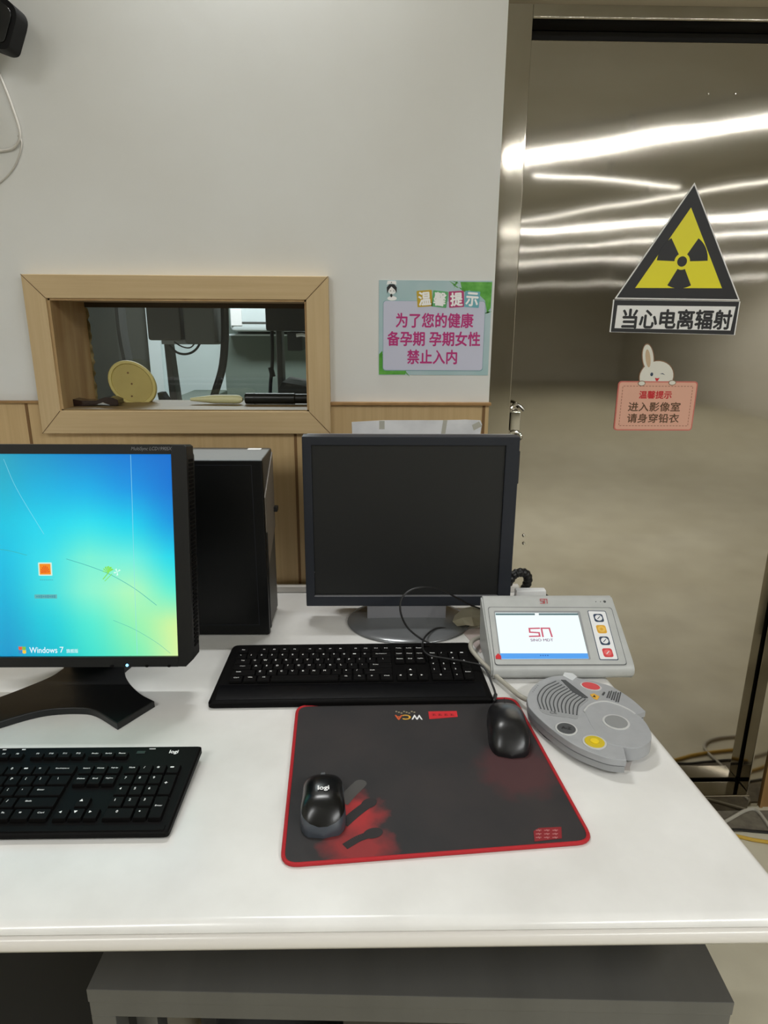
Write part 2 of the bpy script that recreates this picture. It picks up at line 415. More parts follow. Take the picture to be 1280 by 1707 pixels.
tube(bm, [Vector((P[0].x, YL - .002, P[0].z))] + P, .0042, 10)
P2 = [Yp(*p, YL - .03) for p in ((850, 722), (858, 720), (866, 723), (868, 730))]
tube(bm, P2 + [Vector((P2[-1].x, YL - .002, P2[-1].z - .01))], .0042, 10)
bx(bm, P[0].x + .004, P[-1].x - .005, YL - .026, YL - .006, P2[1].z, P[0].z, .004)
obj('handle', bm, M_chrome, door, world=True)
bm = B()
for p in ((1181, 156), (1226, 156)):
    q = Yp(*p, YL - .001); lathe(bm, [(.0026, 0), (.0026, .0015), (.0012, .002)], frame((q.x, YL, q.z), (1, 0, 0), (0, 0, 1)), 12)
for p in ((873, 893), (873, 906)):
    q = Yp(*p, YL - .001); lathe(bm, [(.004, 0), (.004, .003), (.002, .004)], frame((q.x, YL, q.z), (1, 0, 0), (0, 0, 1)), 12)
obj('screw_head', bm, M_chrome, door, world=True)

# ceiling lamps of this room (only mirrored in the steel door)
for ax, ay, bx0, by0, lz_, lw_, lp in LAMPS:
    ll = math.hypot(bx0 - ax, by0 - ay)
    t = root('ceiling_lamp', 'white ceiling lamp with a bare glowing tube, mirrored in the steel door', 'lamp', ((ax + bx0) / 2, (ay + by0) / 2, lz_), math.atan2(by0 - ay, bx0 - ax), group='tube lamps along the ceiling')
    bm = B(); box(bm, (0, 0, .025), (ll + .06, lw_ + .02, .04), .005); box(bm, (0, 0, (CEIL - lz_) / 2 + .02), (.03, .03, CEIL - lz_ - .04)); obj('housing', bm, M_fix, t)

# ------------------------------------------------------------------ the room beyond the glass
BY = 4.6
bm = B(); bx(bm, -4.2, 1.9, YD + .12, 5.2, CEIL, CEIL + .1); obj('ceiling_beyond', bm, M_roomwall, kind='structure', smooth=False)
xs = [Yp(px, 590, BY).x for px in (-60, 257, 374, 449)]
bm = B(); bx(bm, -4.2, xs[1], BY, BY + .1, 0, CEIL); obj('wall_beyond_left', bm, M_xdark, kind='structure', smooth=False)
bm = B(); bx(bm, xs[1], xs[2], BY, BY + .1, 0, CEIL); obj('wall_beyond_middle', bm, M_xwhite, kind='structure', smooth=False)
bm = B(); bx(bm, xs[2], 1.9, BY, BY + .1, 0, CEIL); obj('wall_beyond_right', bm, M_greyboard, kind='structure', smooth=False)
bm = B(); bx(bm, -4.2, -4.1, YD, BY, 0, CEIL); bx(bm, 1.8, 1.9, YD + .12, BY, 0, CEIL); obj('wall_beyond_sides', bm, M_roomwall, kind='structure', smooth=False)
bm = B(); bx(bm, -4.2, LW, YD - .01, YD + .1, 0, CEIL); obj('wall_beyond_front', bm, M_roomwall, kind='structure', smooth=False)
bm = B(); q = Yp(257, 590, BY - .03); bx(bm, q.x - .03, q.x + .05, BY - .04, BY, 0, CEIL); obj('trim_3', bm, M_acw, kind='structure', smooth=False)
def yb(*pts, y): return [Yp(px, py, y) for px, py in pts]

ac = root('air_conditioner', 'white wall air conditioner seen through the viewing window', 'air conditioner', (0, 0, 0))
a, b = Yp(380, 500, BY - .2), Yp(470, 553, BY - .2)
bm = B(); bx(bm, a.x, b.x + .25, BY - .2, BY, b.z, a.z, .03); obj('body', bm, M_acw, ac)
bm = B(); bx(bm, a.x + .02, b.x + .23, BY - .204, BY - .18, b.z + .05, b.z + .06); obj('louvre', bm, M_edgegroove, ac)
q = Yp(394, 532, BY - .2); bm = B(); bx(bm, q.x - .035, q.x + .035, BY - .205, BY - .19, q.z - .04, q.z + .06, .003); obj('sticker', bm, M_white_ink, ac)
bm = B(); a, b = Yp(378, 557, BY - .12), Yp(470, 560, BY - .12); bx(bm, a.x, b.x + .3, BY - .12, BY, b.z, a.z, .002)
obj('cable_duct', bm, M_acw, label='white horizontal strip under the air conditioner beyond the glass', cat='cable duct')

XY = 3.1
xr = root('xray_tube_stand', 'dark grey medical tube stand with hanging cables beyond the viewing window', 'x-ray stand', (0, 0, 0))
a, b = Yp(259, 500, XY), Yp(318, 566, XY); bm = B(); bx(bm, a.x, b.x, XY - .15, XY + .15, b.z, a.z + .06, .01); obj('head', bm, M_xmach, xr)
a, b = Yp(318, 500, XY - .05), Yp(372, 572, XY - .05); bm = B(); bx(bm, a.x, b.x, XY - .2, XY + .1, b.z, a.z + .06, .012); obj('collimator', bm, mat('machine_mid_grey', (96, 97, 92), 0.5), xr)
bm = B(); P = yb((272, 560), (280, 560), (303, 720), (289, 720), y=XY + .02)
loft(bm, [[(p.x, p.y + d, p.z) for p in P] for d in (0, .08)]); obj('column', bm, M_xmach, xr)
bm = B(); tube(bm, yb((374, 500), (375, 560), (371, 610), (360, 650), (348, 685), y=XY - .12), .017, 10); obj('hose', bm, M_xhose, xr)
bm = B(); tube(bm, yb((282, 576), (296, 588), (312, 590), (326, 583), (337, 566), y=XY - .1), .005, 8)
tube(bm, yb((290, 570), (304, 578), (318, 579), (329, 566), y=XY - .1), .003, 8); obj('cable', bm, M_xhose, xr)
bm = B(); a, b = Yp(280, 565, XY), Yp(372, 573, XY); bx(bm, a.x, b.x, XY - .1, XY + .1, b.z, a.z); obj('rail', bm, mat('rail_grey', (140, 142, 138), 0.4, .5), xr)
bm = B(); P = yb((262, 655), (270, 655), (292, 690), (270, 690), y=XY - .2); loft(bm, [[(p.x, p.y + d, p.z) for p in P] for d in (0, .06)]); obj('foot_bar', bm, M_xhose, xr)

wb = root('chest_stand', 'tall dark stand with a black box at right beyond the viewing window', 'x-ray stand', (0, 0, 0))
a, b = Yp(457, 500, XY), Yp(475, 720, XY); bm = B(); bx(bm, a.x, b.x, XY, XY + .1, b.z, a.z + .1, .008); obj('column', bm, mat('stand_grey', (84, 82, 76), .5), wb)
a, b = Yp(443, 500, XY - .1), Yp(520, 552, XY - .1); bm = B(); bx(bm, a.x, b.x + .1, XY - .14, XY + .0, b.z + .0, a.z + .1, .01); obj('carriage', bm, mat('machine_black', (48, 46, 42), .6), wb)
a, b = Yp(478, 553, XY - .1), Yp(504, 585, XY - .1); bm = B(); bx(bm, a.x, b.x, XY - .1, XY + .05, b.z, a.z, .006); obj('control_box', bm, M_xhose, wb)
bm = B(); tube(bm, yb((494, 559), (504, 558), (515, 561), y=XY - .14), .012, 10); obj('bright_knob', bm, M_chrome, wb)
bm = B(); tube(bm, yb((453, 540), (454, 600), (451, 640), (449, 690), y=XY - .06), .008, 8); tube(bm, yb((451, 612), (455, 628), y=XY - .06), .012, 8); obj('cable', bm, M_cable, wb)
P = yb((464, 650), (470, 637), (516, 645), (516, 700), (460, 700), y=XY - .2); bm = B(); loft(bm, [[(p.x, p.y + d, p.z) for p in P] for d in (0, .3)]); obj('tray', bm, mat('machine_black', (48, 46, 42), .6), wb)
a, b = Yp(276, 668, XY + .6), Yp(345, 720, XY + .6); M_bench = mat('bench_green_grey', (88, 98, 90), .6)
bn = root('patient_bench', 'low grey-green bench beyond the viewing window', 'bench', ((a.x + b.x) / 2, XY + .85, 0))
bm = B(); bx(bm, a.x, b.x, XY + .5, XY + 1.2, .30, a.z, .01); obj('bench_top', bm, M_bench, bn, world=True)
for x in (a.x + .05, b.x - .10):
    for y in (XY + .55, XY + 1.1): bm = B(); bx(bm, x, x + .05, y, y + .05, 0, .302); obj('leg', bm, M_bench, bn, world=True)
bm = B(); P = yb((196, 470), (205, 560), (222, 640), y=3.9); tube(bm, P, .03, 8); obj('hanging_hose', bm, mat('hose_dark_grey', (52, 54, 52), .7), label='dark thick hose hanging before the dark wall beyond the glass', cat='hose')  # hose in plain dark grey

# ------------------------------------------------------------------ things on the window ledge
SZ = WZ0 + .0035
dish = root('oval_dish', 'cream oval dish leaning against the window pane', 'dish', (-0.60, 1.57, SZ))
c = Yp(221, 639, 1.575)
tx = (Yp(255, 668, 1.575) - Yp(187, 612, 1.575)).normalized()
Mx = frame((c.x, c.y, c.z), (tx.x, 0.0, tx.z), (-tx.z * .97, .22, tx.x * .97))
def oval(k, z): return [Mx @ Vector((x, y, z)) for x, y in ellip(.058 * k, .047 * k, 40)]
bm = B(); loft(bm, [oval(.93, -.012), oval(1.0, -.006), oval(1.0, .004), oval(.97, .007), oval(.86, .007), oval(.83, .002)]); obj('rim', bm, M_cream, dish, world=True)
bm = B(); loft(bm, [oval(.845, .001), oval(.845, .0035)]); obj('face', bm, M_creamin, dish, world=True)
for u, v in ((-.022, .012), (0, -.002), (.018, -.024)):
    bm = B(); lathe(bm, [(.0022, 0), (.0022, .0006)], Mx @ Matrix.Translation((u, v, .0034)), 10); obj('hole', bm, M_groove, dish, world=True)
bm = B()
P = [(116, 668), (122, 680), (140, 681), (165, 679), (176, 675), (190, 680), (202, 679), (201, 671), (192, 667), (178, 667), (165, 672), (140, 672)]
Pw = [Yp(px, py, 1.50) for px, py in P]; zmin = min(p.z for p in Pw)
loft(bm, [[(p.x, 1.485 + d, p.z - zmin + SZ) for p in Pw] for d in (0, .006, .028, .034)])
obj('scoop', bm, M_brown, label='dark brown glossy curved scoop lying on the window ledge', cat='scoop')
bm = B()
xa, xb = Yp(318, 672, 1.53).x, Yp(405, 672, 1.53).x
for_r = lambda t: .0035 + .0065 * min(1, t * 2.2) - (.006 * max(0, (t - .9) / .1) ** 2)
tube(bm, [(xa + (xb - xa) * t, 1.53 + .004 * math.sin(3 * t), SZ + .0105) for t in [k / 16 for k in range(17)]], for_r, 14, sm=False)
obj('probe', bm, M_pale, label='pale tapered plastic wand lying on the window ledge', cat='wand')
xa, xb = Yp(409, 672, 1.53).x, WX1 - .006
bt = root('dark_canister', 'dark green-black cylinder lying at the right end of the window ledge', 'canister', ((xa + xb) / 2, 1.53, SZ))
bm = B(); lathe(bm, [(.010, xa), (.0125, xa + .002), (.0125, xb - .035), (.011, xb - .033), (.011, xb - .002), (.009, xb)], Matrix.Translation((0, 1.53, SZ + .0127)) @ Matrix(((0, 0, 1, 0), (0, 1, 0, 0), (-1, 0, 0, 0), (0, 0, 0, 1))), 24)
obj('barrel', bm, M_bottle, bt, world=True)
bm = B(); lathe(bm, [(.0128, 0), (.0128, .004)], Matrix.Translation((xa + .02, 1.53, SZ + .0127)) @ Matrix(((0, 0, 1, 0), (0, 1, 0, 0), (-1, 0, 0, 0), (0, 0, 0, 1))), 24)
obj('band', bm, M_cable, bt, world=True)

# ------------------------------------------------------------------ notices
def upright(o, x=(1, 0, 0)): return frame(o, x, (0, 0, 1))     # local z looks out of the wall, towards the room
ps = root('wall_notice', 'square blue-green notice with magenta Chinese text on the white wall', 'notice', (0.134, YW, 1.342))
PW, PH = .236, .193
MP = upright((0.134, YW - .0004, 1.342))
def pk(x, y): return ((x - 627.5) * .0002524, -(y - 474) * .0002465)
bm = B(); prism(bm, rrect(PW, PH, .001, 2), .0008, MP); obj('sheet', bm, mat('sheet_teal', (168, 198, 202), .3, noise=((12, 12, 12), (188, 206, 214), .8, 2)), ps, world=True, smooth=False)
bm = B(); prism(bm, rrect(.2155, .1435, .006, 5, *pk(620, 538)), .0012, MP); obj('card_edge_print', bm, mat('card_edge', (120, 160, 170), .4), ps, world=True, smooth=False)  # slightly larger, darker card behind the text card
bm = B(); prism(bm, rrect(.2135, .1415, .006, 5, *pk(620, 536)), .0014, MP); tcd = obj('text_card', bm, mat('card_lilac', (204, 206, 226), .3), ps, world=True, smooth=False)
bm = B()
for s, x, y, wd in (('为了您的健康', 626, 405, 645), ('备孕期', 388, 558, 312), ('孕期女性', 800, 558, 426), ('禁止入内', 612, 710, 420)):
    text(bm, s, MP, width=wd * .0002524, height=118 * .0002465, cx=pk(x, y)[0], cy=pk(x, y)[1], bold=.026, lift=.0016)
obj('lettering', bm, M_magenta, tcd, world=True, smooth=False)
for ch, x, y, col, rz in (('温', 538, 228, (196, 164, 44), .08), ('馨', 664, 232, (96, 172, 112), -.1), ('提', 802, 232, (186, 60, 116), .06), ('示', 932, 232, (110, 176, 190), -.06)):
    u, v = pk(x, y); R2 = MP @ Matrix.Translation((u, v, 0)) @ Matrix.Rotation(rz, 4, 'Z')
    bm = B(); prism(bm, rrect(.0315, .0325, .0015, 3), .0017, R2)
    tl = obj('title_tile', bm, mat('tile', col, .4), ps, world=True, smooth=False)
    bm = B(); text(bm, ch, R2, width=.025, height=.026, bold=.035, lift=.0019); obj('title_lettering', bm, M_white_ink, tl, world=True, smooth=False)
M_leaf = mat('green_leaf', (76, 156, 52), .35, noise=((60, 60, 60), (120, 196, 90), .8, 3))
bm = B(); flat(bm, [pk(*p) for p in ((830, 92), (1093, 92), (1090, 300), (1062, 340), (1040, 240), (985, 190), (905, 160), (850, 175))], MP, .0010); obj('leaf_print', bm, M_leaf, ps, world=True, smooth=False)
bm = B(); flat(bm, [pk(*p) for p in ((162, 862), (162, 690), (190, 660), (195, 780), (225, 830), (395, 830), (385, 862))], MP, .0010); obj('leaf_print', bm, M_leaf, ps, world=True, smooth=False)
for k in range(14):
    a = random.uniform(0, 6.28); x, y = random.choice(((820, 130), (790, 110), (180, 690), (400, 840), (1070, 330)))
    p = pk(x + random.uniform(-18, 18), y + random.uniform(-14, 14)); d = Vector((math.cos(a), math.sin(a)))
    bm = B(); flat(bm, [(p[0] + d.x * .011, p[1] + d.y * .011), (p[0] - d.y * .0012, p[1] + d.x * .0012), (p[0] - d.x * .004, p[1] - d.y * .004), (p[0] + d.y * .0012, p[1] - d.x * .0012)], MP, .0011)
    obj('leaf_blade_print', bm, M_leaf, ps, world=True, smooth=False)
# little nurse drawn at the top left
bm = B(); prism(bm, ellip(.0082, .0075, 20, *pk(268, 165)), .0013, MP); prism(bm, ellip(.010, .0045, 16, *pk(268, 228)), .0012, MP)
prism(bm, [pk(*p) for p in ((222, 120), (230, 88), (300, 88), (304, 120), (262, 108))], .00165, MP); obj('nurse_print', bm, M_white_ink, ps, world=True, smooth=False)
bm = B(); prism(bm, [pk(*p) for p in ((228, 190), (224, 140), (245, 115), (285, 115), (306, 140), (304, 185), (292, 160), (262, 132), (240, 160))], .00155, MP)
for p in ((255, 168), (282, 168)): prism(bm, ellip(.0016, .0007, 8, *pk(*p)), .00155, MP)
prism(bm, ellip(.0010, .0010, 8, *pk(262, 100)), .0019, MP); prism(bm, ellip(.0024, .0036, 8, *pk(262, 205)), .0014, MP); obj('nurse_hair', bm, M_black_ink, ps, world=True, smooth=False)

sg = root('radiation_sign', 'black and yellow triangular radiation warning sign with text plate on the steel door', 'warning sign', (0.7275, YL, 1.41))
MD = upright((0, YL - .0003, 0))
def dz(px, py): q = Yp(px, py, YL - .001); return (q.x, q.z)
def grow(pts, d):
    c = sum((Vector(p) for p in pts), Vector((0, 0))) / len(pts); return [tuple(Vector(p) + (Vector(p) - c).normalized() * d) for p in pts]
T0 = [dz(1157, 309), dz(1230, 499), dz(1028, 496)]
bm = B(); prism(bm, grow(T0, .006) , .0008, MD); obj('triangle_border', bm, M_white_ink, sg, world=True, smooth=False)
bm = B(); prism(bm, T0, .0012, MD); obj('triangle_panel', bm, M_black_ink, sg, world=True, smooth=False)
bm = B(); prism(bm, [dz(1151.5, 346), dz(1203, 480.5), dz(1058.5, 480)], .0016, MD); tf = obj('triangle_field', bm, M_yellow_ink, sg, world=True, smooth=False)
cx, cz = dz(1136.5, 436)
bm = B(); prism(bm, ellip(.0115, .0115, 24, cx, cz), .002, MD)
for a0 in (30, 150, 270):
    arc = [math.radians(a0 - 28 + 56 * i / 12) for i in range(13)]
    prism(bm, [(cx + .0185 * math.cos(a), cz + .0185 * math.sin(a)) for a in arc] + [(cx + .060 * math.cos(a), cz + .060 * math.sin(a)) for a in reversed(arc)], .002, MD)
obj('trefoil', bm, M_black_ink, tf, world=True, smooth=False)
Q = [dz(1024, 500), dz(1232, 503), dz(1223, 558), dz(1018, 553)]
bm = B(); prism(bm, grow(Q, .003), .0007, MD); obj('plate_border', bm, M_white_ink, sg, world=True, smooth=False)
bm = B(); prism(bm, Q, .0011, MD); obj('plate_edge', bm, M_black_ink, sg, world=True, smooth=False)
bm = B(); prism(bm, [dz(1029, 509), dz(1226, 511), dz(1217, 551), dz(1024, 547)], .0015, MD); tpl = obj('text_plate', bm, M_white_ink, sg, world=True, smooth=False)
a, b = dz(1033, 530), dz(1214, 532); bm = B()
text(bm, '当心电离辐射', upright((0, YL - .0003, 0), (b[0] - a[0], 0, b[1] - a[1])), width=b[0] - a[0], height=.044, cx=(a[0] + b[0]) / 2, cy=(a[1] + b[1]) / 2 + .002, bold=.03, lift=.0019)
obj('lettering', bm, M_black_ink, tpl, world=True, smooth=False)

rb = root('rabbit_notice', 'pink notice card held by a cartoon rabbit on the steel door', 'notice', (0.707, YL, 1.10))
a, b = dz(1031, 637), dz(1151, 716)
cxr, czr, wr, hr = .7075, (a[1] + b[1]) / 2, .198, .122
bm = B(); prism(bm, ellip(.044, .040, 30, *dz(1094, 628)), .0010, MD); e = dz(1080, 596)
prism(bm, ellip(.0155, .034, 24, e[0], e[1], .22), .0008, MD); obj('rabbit_outline', bm, M_tan, rb, world=True, smooth=False)
bm = B(); prism(bm, ellip(.0415, .0375, 30, *dz(1094, 628)), .0013, MD); prism(bm, ellip(.013, .0315, 24, e[0], e[1], .22), .0012, MD); obj('rabbit_head', bm, M_rabbit, rb, world=True, smooth=False)
bm = B(); prism(bm, ellip(.006, .022, 20, e[0], e[1] - .002, .22), .0015, MD); obj('inner_ear', bm, mat('ear_tan', (206, 180, 148), .6), rb, world=True, smooth=False)
bm = B(); prism(bm, ellip(.0035, .0045, 14, *dz(1086, 624)), .0016, MD)
q = dz(1104, 624); prism(bm, [(q[0] - .007, q[1] + .001), (q[0], q[1] + .003), (q[0] + .007, q[1] - .002), (q[0], q[1] + .0005)], .0016, MD); obj('eye', bm, M_navy, rb, world=True, smooth=False)
q = dz(1095, 631); bm = B(); prism(bm, [(q[0] - .006, q[1] + .002), (q[0], q[1] + .0005), (q[0] + .006, q[1] + .002), (q[0] + .002, q[1] - .006), (q[0] - .002, q[1] - .006)], .0016, MD); obj('mouth', bm, M_redink, rb, world=True, smooth=False)
bm = B(); prism(bm, rrect(wr, hr, .008, 4, cxr, czr), .0016, MD); obj('card_border', bm, M_rose, rb, world=True, smooth=False)
bm = B(); prism(bm, rrect(wr - .006, hr - .006, .006, 4, cxr, czr), .0019, MD); crd = obj('card', bm, M_pink, rb, world=True, smooth=False)
bm = B()
for (w2, h2) in ((wr - .024, hr - .024),):
    for k in range(22):
        x = cxr - w2 / 2 + w2 * (k + .5) / 22
        for s in (-1, 1): flat(bm, rrect(.005, .0012, .0004, 1, x, czr + s * h2 / 2), MD, .0021)
    for k in range(13):
        y = czr - h2 / 2 + h2 * (k + .5) / 13
        for s in (-1, 1): flat(bm, rrect(.0012, .005, .0004, 1, cxr + s * w2 / 2, y), MD, .0021)
obj('stitch_print', bm, mat('stitch_brown', (150, 84, 66), .6), rb, world=True, smooth=False)
q = dz(1092, 658); bm = B(); text(bm, '温馨提示', MD, width=.081, height=.0185, cx=q[0], cy=q[1], bold=.03, lift=.0022); obj('title_lettering', bm, M_redink, crd, world=True, smooth=False)
bm = B(); q = dz(1090, 678); text(bm, '进入影像室', MD, width=.130, height=.0225, cx=q[0], cy=q[1], bold=.02, lift=.0022)
q = dz(1088, 697); text(bm, '请身穿铅衣', MD, width=.130, height=.0225, cx=q[0], cy=q[1], bold=.02, lift=.0022); obj('body_lettering', bm, M_brownink, crd, world=True, smooth=False)
for p in ((1069, 639), (1120, 638)): bm = B(); prism(bm, ellip(.0095, .0065, 16, *dz(*p)), .0024, MD); obj('paw_outline', bm, M_tan, rb, world=True, smooth=False)
for p in ((1069, 639), (1120, 638)): bm = B(); prism(bm, ellip(.0078, .005, 16, *dz(*p)), .0027, MD); obj('paw', bm, M_rabbit, rb, world=True, smooth=False)

# taped paper strip on the panelling behind the right monitor
pp = root('paper_strip', 'creased white paper strip taped on the wood panelling behind the right monitor', 'paper', (0.1, YW - .011, 1.1))
def pz(px, py): q = Yp(px, py, YW - .011); return (q.x, q.z)
MWn = upright((0, YW - .0052, 0))
bm = B(); prism(bm, [pz(*p) for p in ((586, 704), (604, 703), (640, 701), (740, 701), (776, 700), (801, 701), (804, 708), (800, 730), (790, 760), (588, 760))], .0012, MWn); obj('sheet', bm, M_paper, pp, world=True, smooth=False)
for P in (((632, 702), (641, 702), (641, 716), (632, 716)), ((739, 701), (746, 701), (742, 727), (735, 727)), ((787, 709), (799, 703), (804, 711), (790, 718))):
    bm = B(); prism(bm, [pz(*p) for p in P], .0016, MWn); obj('tape', bm, M_tape, pp, world=True, smooth=False)

# wall-mounted black device, top left, and the white cable under it
sp = root('wall_speaker', 'black rounded box mounted high on the white wall at the left edge', 'speaker', (-0.66, YW, 1.80))
o = [Yp(*p, 1.40) for p in ((-60, -30), (8, -4), (44, 27), (47, 40), (45, 52), (33, 95), (22, 97), (0, 88), (-60, 66))]
out = round_poly([(p.x, p.z) for p in o], [.01, .012, .008, .004, .004, .006, .006, .012, .01], 4)
bm = B(); prism(bm, out, .04, upright((0, 1.40, 0)), .006); obj('cabinet', bm, mat('speaker_black', (9, 9, 10), .6, spec=.2), sp, world=True)
cpt = sum((Vector(p) for p in out), Vector((0, 0))) / len(out)
bm = B(); prism(bm, [tuple(cpt + (Vector(p) - cpt) * .78) for p in out], .0425, upright((0, 1.40, 0)), .001, z0=.035); obj('grille', bm, M_blkgloss, sp, world=True)
bm = B(); bx(bm, cpt.x - .05, cpt.x - .01, 1.39, YW - .001, cpt.y - .02, cpt.y + .02, .004); obj('bracket', bm, M_blk, sp, world=True)
wc = root('wall_cable', 'thin white cable loop hanging on the wall below the black speaker', 'cable', (-0.70, YW, 1.7))
bm = B(); tube(bm, [Yp(*p, YW - .004) for p in ((-30, 60), (2, 132), (20, 178), (33, 222), (26, 244), (8, 251), (-40, 254))], .0026, 8); obj('cable', bm, M_cablew, wc, world=True)
bm = B(); tube(bm, [Yp(*p, YW - .0025) for p in ((30, 226), (36, 238), (31, 262), (20, 284), (0, 304), (-40, 330))], .0016, 8); obj('thin_cable', bm, M_cablew, wc, world=True)

# ------------------------------------------------------------------ desk and the steel cabinet under it
dk = root('desk', 'white-topped desk with rounded edges carrying monitors and keyboards', 'desk', (-0.3, 1.0, 0))
DO = [(-1.25, .548), (.470, .548), (.462, .617), (.436, .917), (.384, 1.444), (-1.25, 1.444)]
DOr = round_poly(DO, [.02, .03, 0, 0, .02, .02], 6)
bm = B()
def ring(d, z):
    k = len(DOr); c = []
    for i in range(k):
        p = Vector(DOr[i]); a, b = Vector(DOr[i - 1]), Vector(DOr[(i + 1) % k])
        t = (b - a).normalized(); n = Vector((t.y, -t.x))
        c.append((p.x - n.x * d, min(p.y - n.y * d, 1.4445), z))
    return c
loft(bm, [ring(.004, .7395), ring(.0, .7405), ring(.0, .741), ring(.0015, .745), ring(.006, .7485), ring(.012, DZ)])
obj('worktop', bm, M_white, dk, world=True, ang=50)
bm = B(); loft(bm, [ring(.02, .716), ring(.004, .717), ring(-.003, .721), ring(-.006, .727), ring(-.004, .7345), ring(.0005, .738), ring(.02, .738)]); obj('edge_band', bm, M_whiteedge, dk, world=True, ang=50)
bm = B(); bx(bm, -1.25, -.345, .80, .82, .02, .717); obj('under_desk_dark_sheet', bm, M_dark, dk, world=True)  # added dark sheet standing in for the darkness under the desk
bm = B(); loft(bm, [ring(.006, .7375), ring(.006, .7400)]); obj('edge_joint', bm, M_edgegroove, dk, world=True)
for x, y in ((.36, .72), (.33, 1.36), (-1.15, .72), (-1.15, 1.36)):
    bm = B(); bx(bm, x - .02, x + .02, y - .02, y + .02, 0, .717, .003); obj('leg', bm, M_cab, dk, world=True)
bm = B(); bx(bm, -1.25, .345, 1.427, 1.4445, DZ + .0003, .7665, .003); obj('trim_4', bm, M_whiteedge, kind='structure')

cb = root('steel_cabinet', 'dark grey steel cabinet frame standing under the desk front', 'cabinet', (.045, .85, 0))
A, Bc = Zp(143, 1650, .6), Zp(1225, 1672, .6)
CT = .6; e = (Bc - A).normalized(); W = (Bc - A).length
MC = frame((A.x, A.y, 0), (e.x, e.y, 0), (-e.y, e.x, 0))
bm = B(); bx(bm, -.0, W, 0, .38, CT - .02, CT, .0015, MC); obj('top_plate', bm, M_cab, cb, world=True)
bm = B(); bx(bm, 0, W, .002, .03, CT - .045, CT - .019, .002, MC); obj('front_rail', bm, M_cab, cb, world=True)
for x0, x1 in ((0, .030), (W - .03, W)):
    for y0 in (.002, .348):
        bm = B(); bx(bm, x0, x1, y0, y0 + .03, 0, CT - .044, .002, MC); obj('post', bm, M_cab, cb, world=True)
bm = B(); bx(bm, .034, .062, .04, .07, 0, CT - .021, .002, MC); obj('inner_bracket', bm, M_cab, cb, world=True)
bm = B(); bx(bm, .03, W - .03, .37, .378, .05, CT - .02, 0, MC); obj('back_panel', bm, mat('dark_steel', (44, 44, 44), .5, .4), cb, world=True)
bm = B(); bx(bm, .285, W - .03, .20, .21, .05, CT - .021, 0, MC); obj('divider_panel', bm, mat('steel_panel', (86, 82, 74), .45, .5), cb, world=True)
bm = B(); bx(bm, .03, W - .03, .03, .37, .05, .06, 0, MC); obj('shelf', bm, M_cab, cb, world=True)

# ------------------------------------------------------------------ cables on the floor by the door
for nm, mt, lb, P, r in (
    ('floor_cable', M_cableg, 'grey cable looping over the floor by the door threshold', ((1190, 1380), (1215, 1366), (1245, 1350), (1262, 1352), (1280, 1375), (1310, 1420), (1380, 1445), (1500, 1450)), .005),
    ('floor_cable', M_cable, 'black cable along the floor in front of the door', ((1200, 1384), (1228, 1383), (1262, 1386), (1330, 1390), (1440, 1388)), .004),
    ('floor_cable', M_cabley, 'yellow cable along the floor beside the desk edge', ((1200, 1388), (1238, 1396), (1262, 1401), (1330, 1410), (1460, 1420)), .005)):
    bm = B(); tube(bm, [Zp(*p, r) for p in P], r, 8); obj(nm, bm, mt, label=lb, cat='cable')
a = Zp(1200, 1342, 0); b = Zp(1300, 1392, 0)
bm = B(); bx(bm, a.x - .5, RW, 1.50, YD - .03, 0, .003); obj('floor_strip', bm, mat('dusty_mortar', (120, 114, 100), .9, noise=((40, 40, 40), (86, 80, 70), .8, 6)), kind='structure', smooth=False)

# ------------------------------------------------------------------ monitors
def screen_mat():
    m = bpy.data.materials.new('lit_screen'); m.use_nodes = True; nt = m.node_tree; b = nt.nodes['Principled BSDF']
    b.inputs['Base Color'].default_value = (.01, .01, .01, 1); b.inputs['Roughness'].default_value = .3
    at = nt.nodes.new('ShaderNodeVertexColor'); at.layer_name = 'picture'
    nt.links.new(at.outputs[0], b.inputs['Emission Color']); b.inputs['Emission Strength'].default_value = 0.85
    return m
lm = root('lit_monitor', 'black monitor at left showing a bright blue-green login screen', 'monitor', (-0.5, 0.97, DZ))
p0 = Vector((0, .955, .820)); vd = Vector((0, .055, .335)).normalized(); nd = Vector((1, 0, 0)).cross(vd)
MX = Matrix(((1, 0, 0, p0.x), (0, -nd.y, vd.y, p0.y), (0, -nd.z, vd.z, p0.z), (0, 0, 0, 1)))   # x along the screen, y into its back, z up its face
iMX = MX.inverted(); YF = 0.0
def UP(o): return MX @ upright(o)
def lz(px, py): q = iMX @ PLp(px, py, p0, nd); return (q.x, q.z)
sx1, sz1 = lz(288, 757); _, sz0 = lz(298, 1092); sx1 = (sx1 + lz(298, 1092)[0]) / 2
scx = lz(78, 920)[0]; sx0 = 2 * scx - sx1
bxr = sx1 + .024; bxl = sx0 - .020; bt_, bb_ = sz1 + .0145, sz0 - .0165
chf = .012
outl = [(bxl, bb_), (bxr - chf, bb_), (bxr, bb_ + chf), (bxr, bt_ - .003), (bxr - .004, bt_), (bxl, bt_)]
bm = B()
for x0, x1, z0, z1 in ((bxl, sx0, bb_, bt_), (sx0, sx1, sz1, bt_), (sx0, sx1, bb_, sz0)): bx(bm, x0, x1, YF - .008, YF + .03, z0, z1, 0, MX)
prism(bm, [(sx1, bb_), (bxr - chf, bb_), (bxr, bb_ + chf), (bxr, bt_ - .003), (bxr - .004, bt_), (sx1, bt_)], .038, UP((0, YF + .03, 0)), .001)
obj('bezel', bm, M_blk, lm, world=True)
bm = B(); bx(bm, bxl + .012, bxr - .006, YF + .03, YF + .07, bb_ + .02, bt_ - .006, .012, MX); obj('rear_housing', bm, M_blk, lm, world=True)
bm = B()
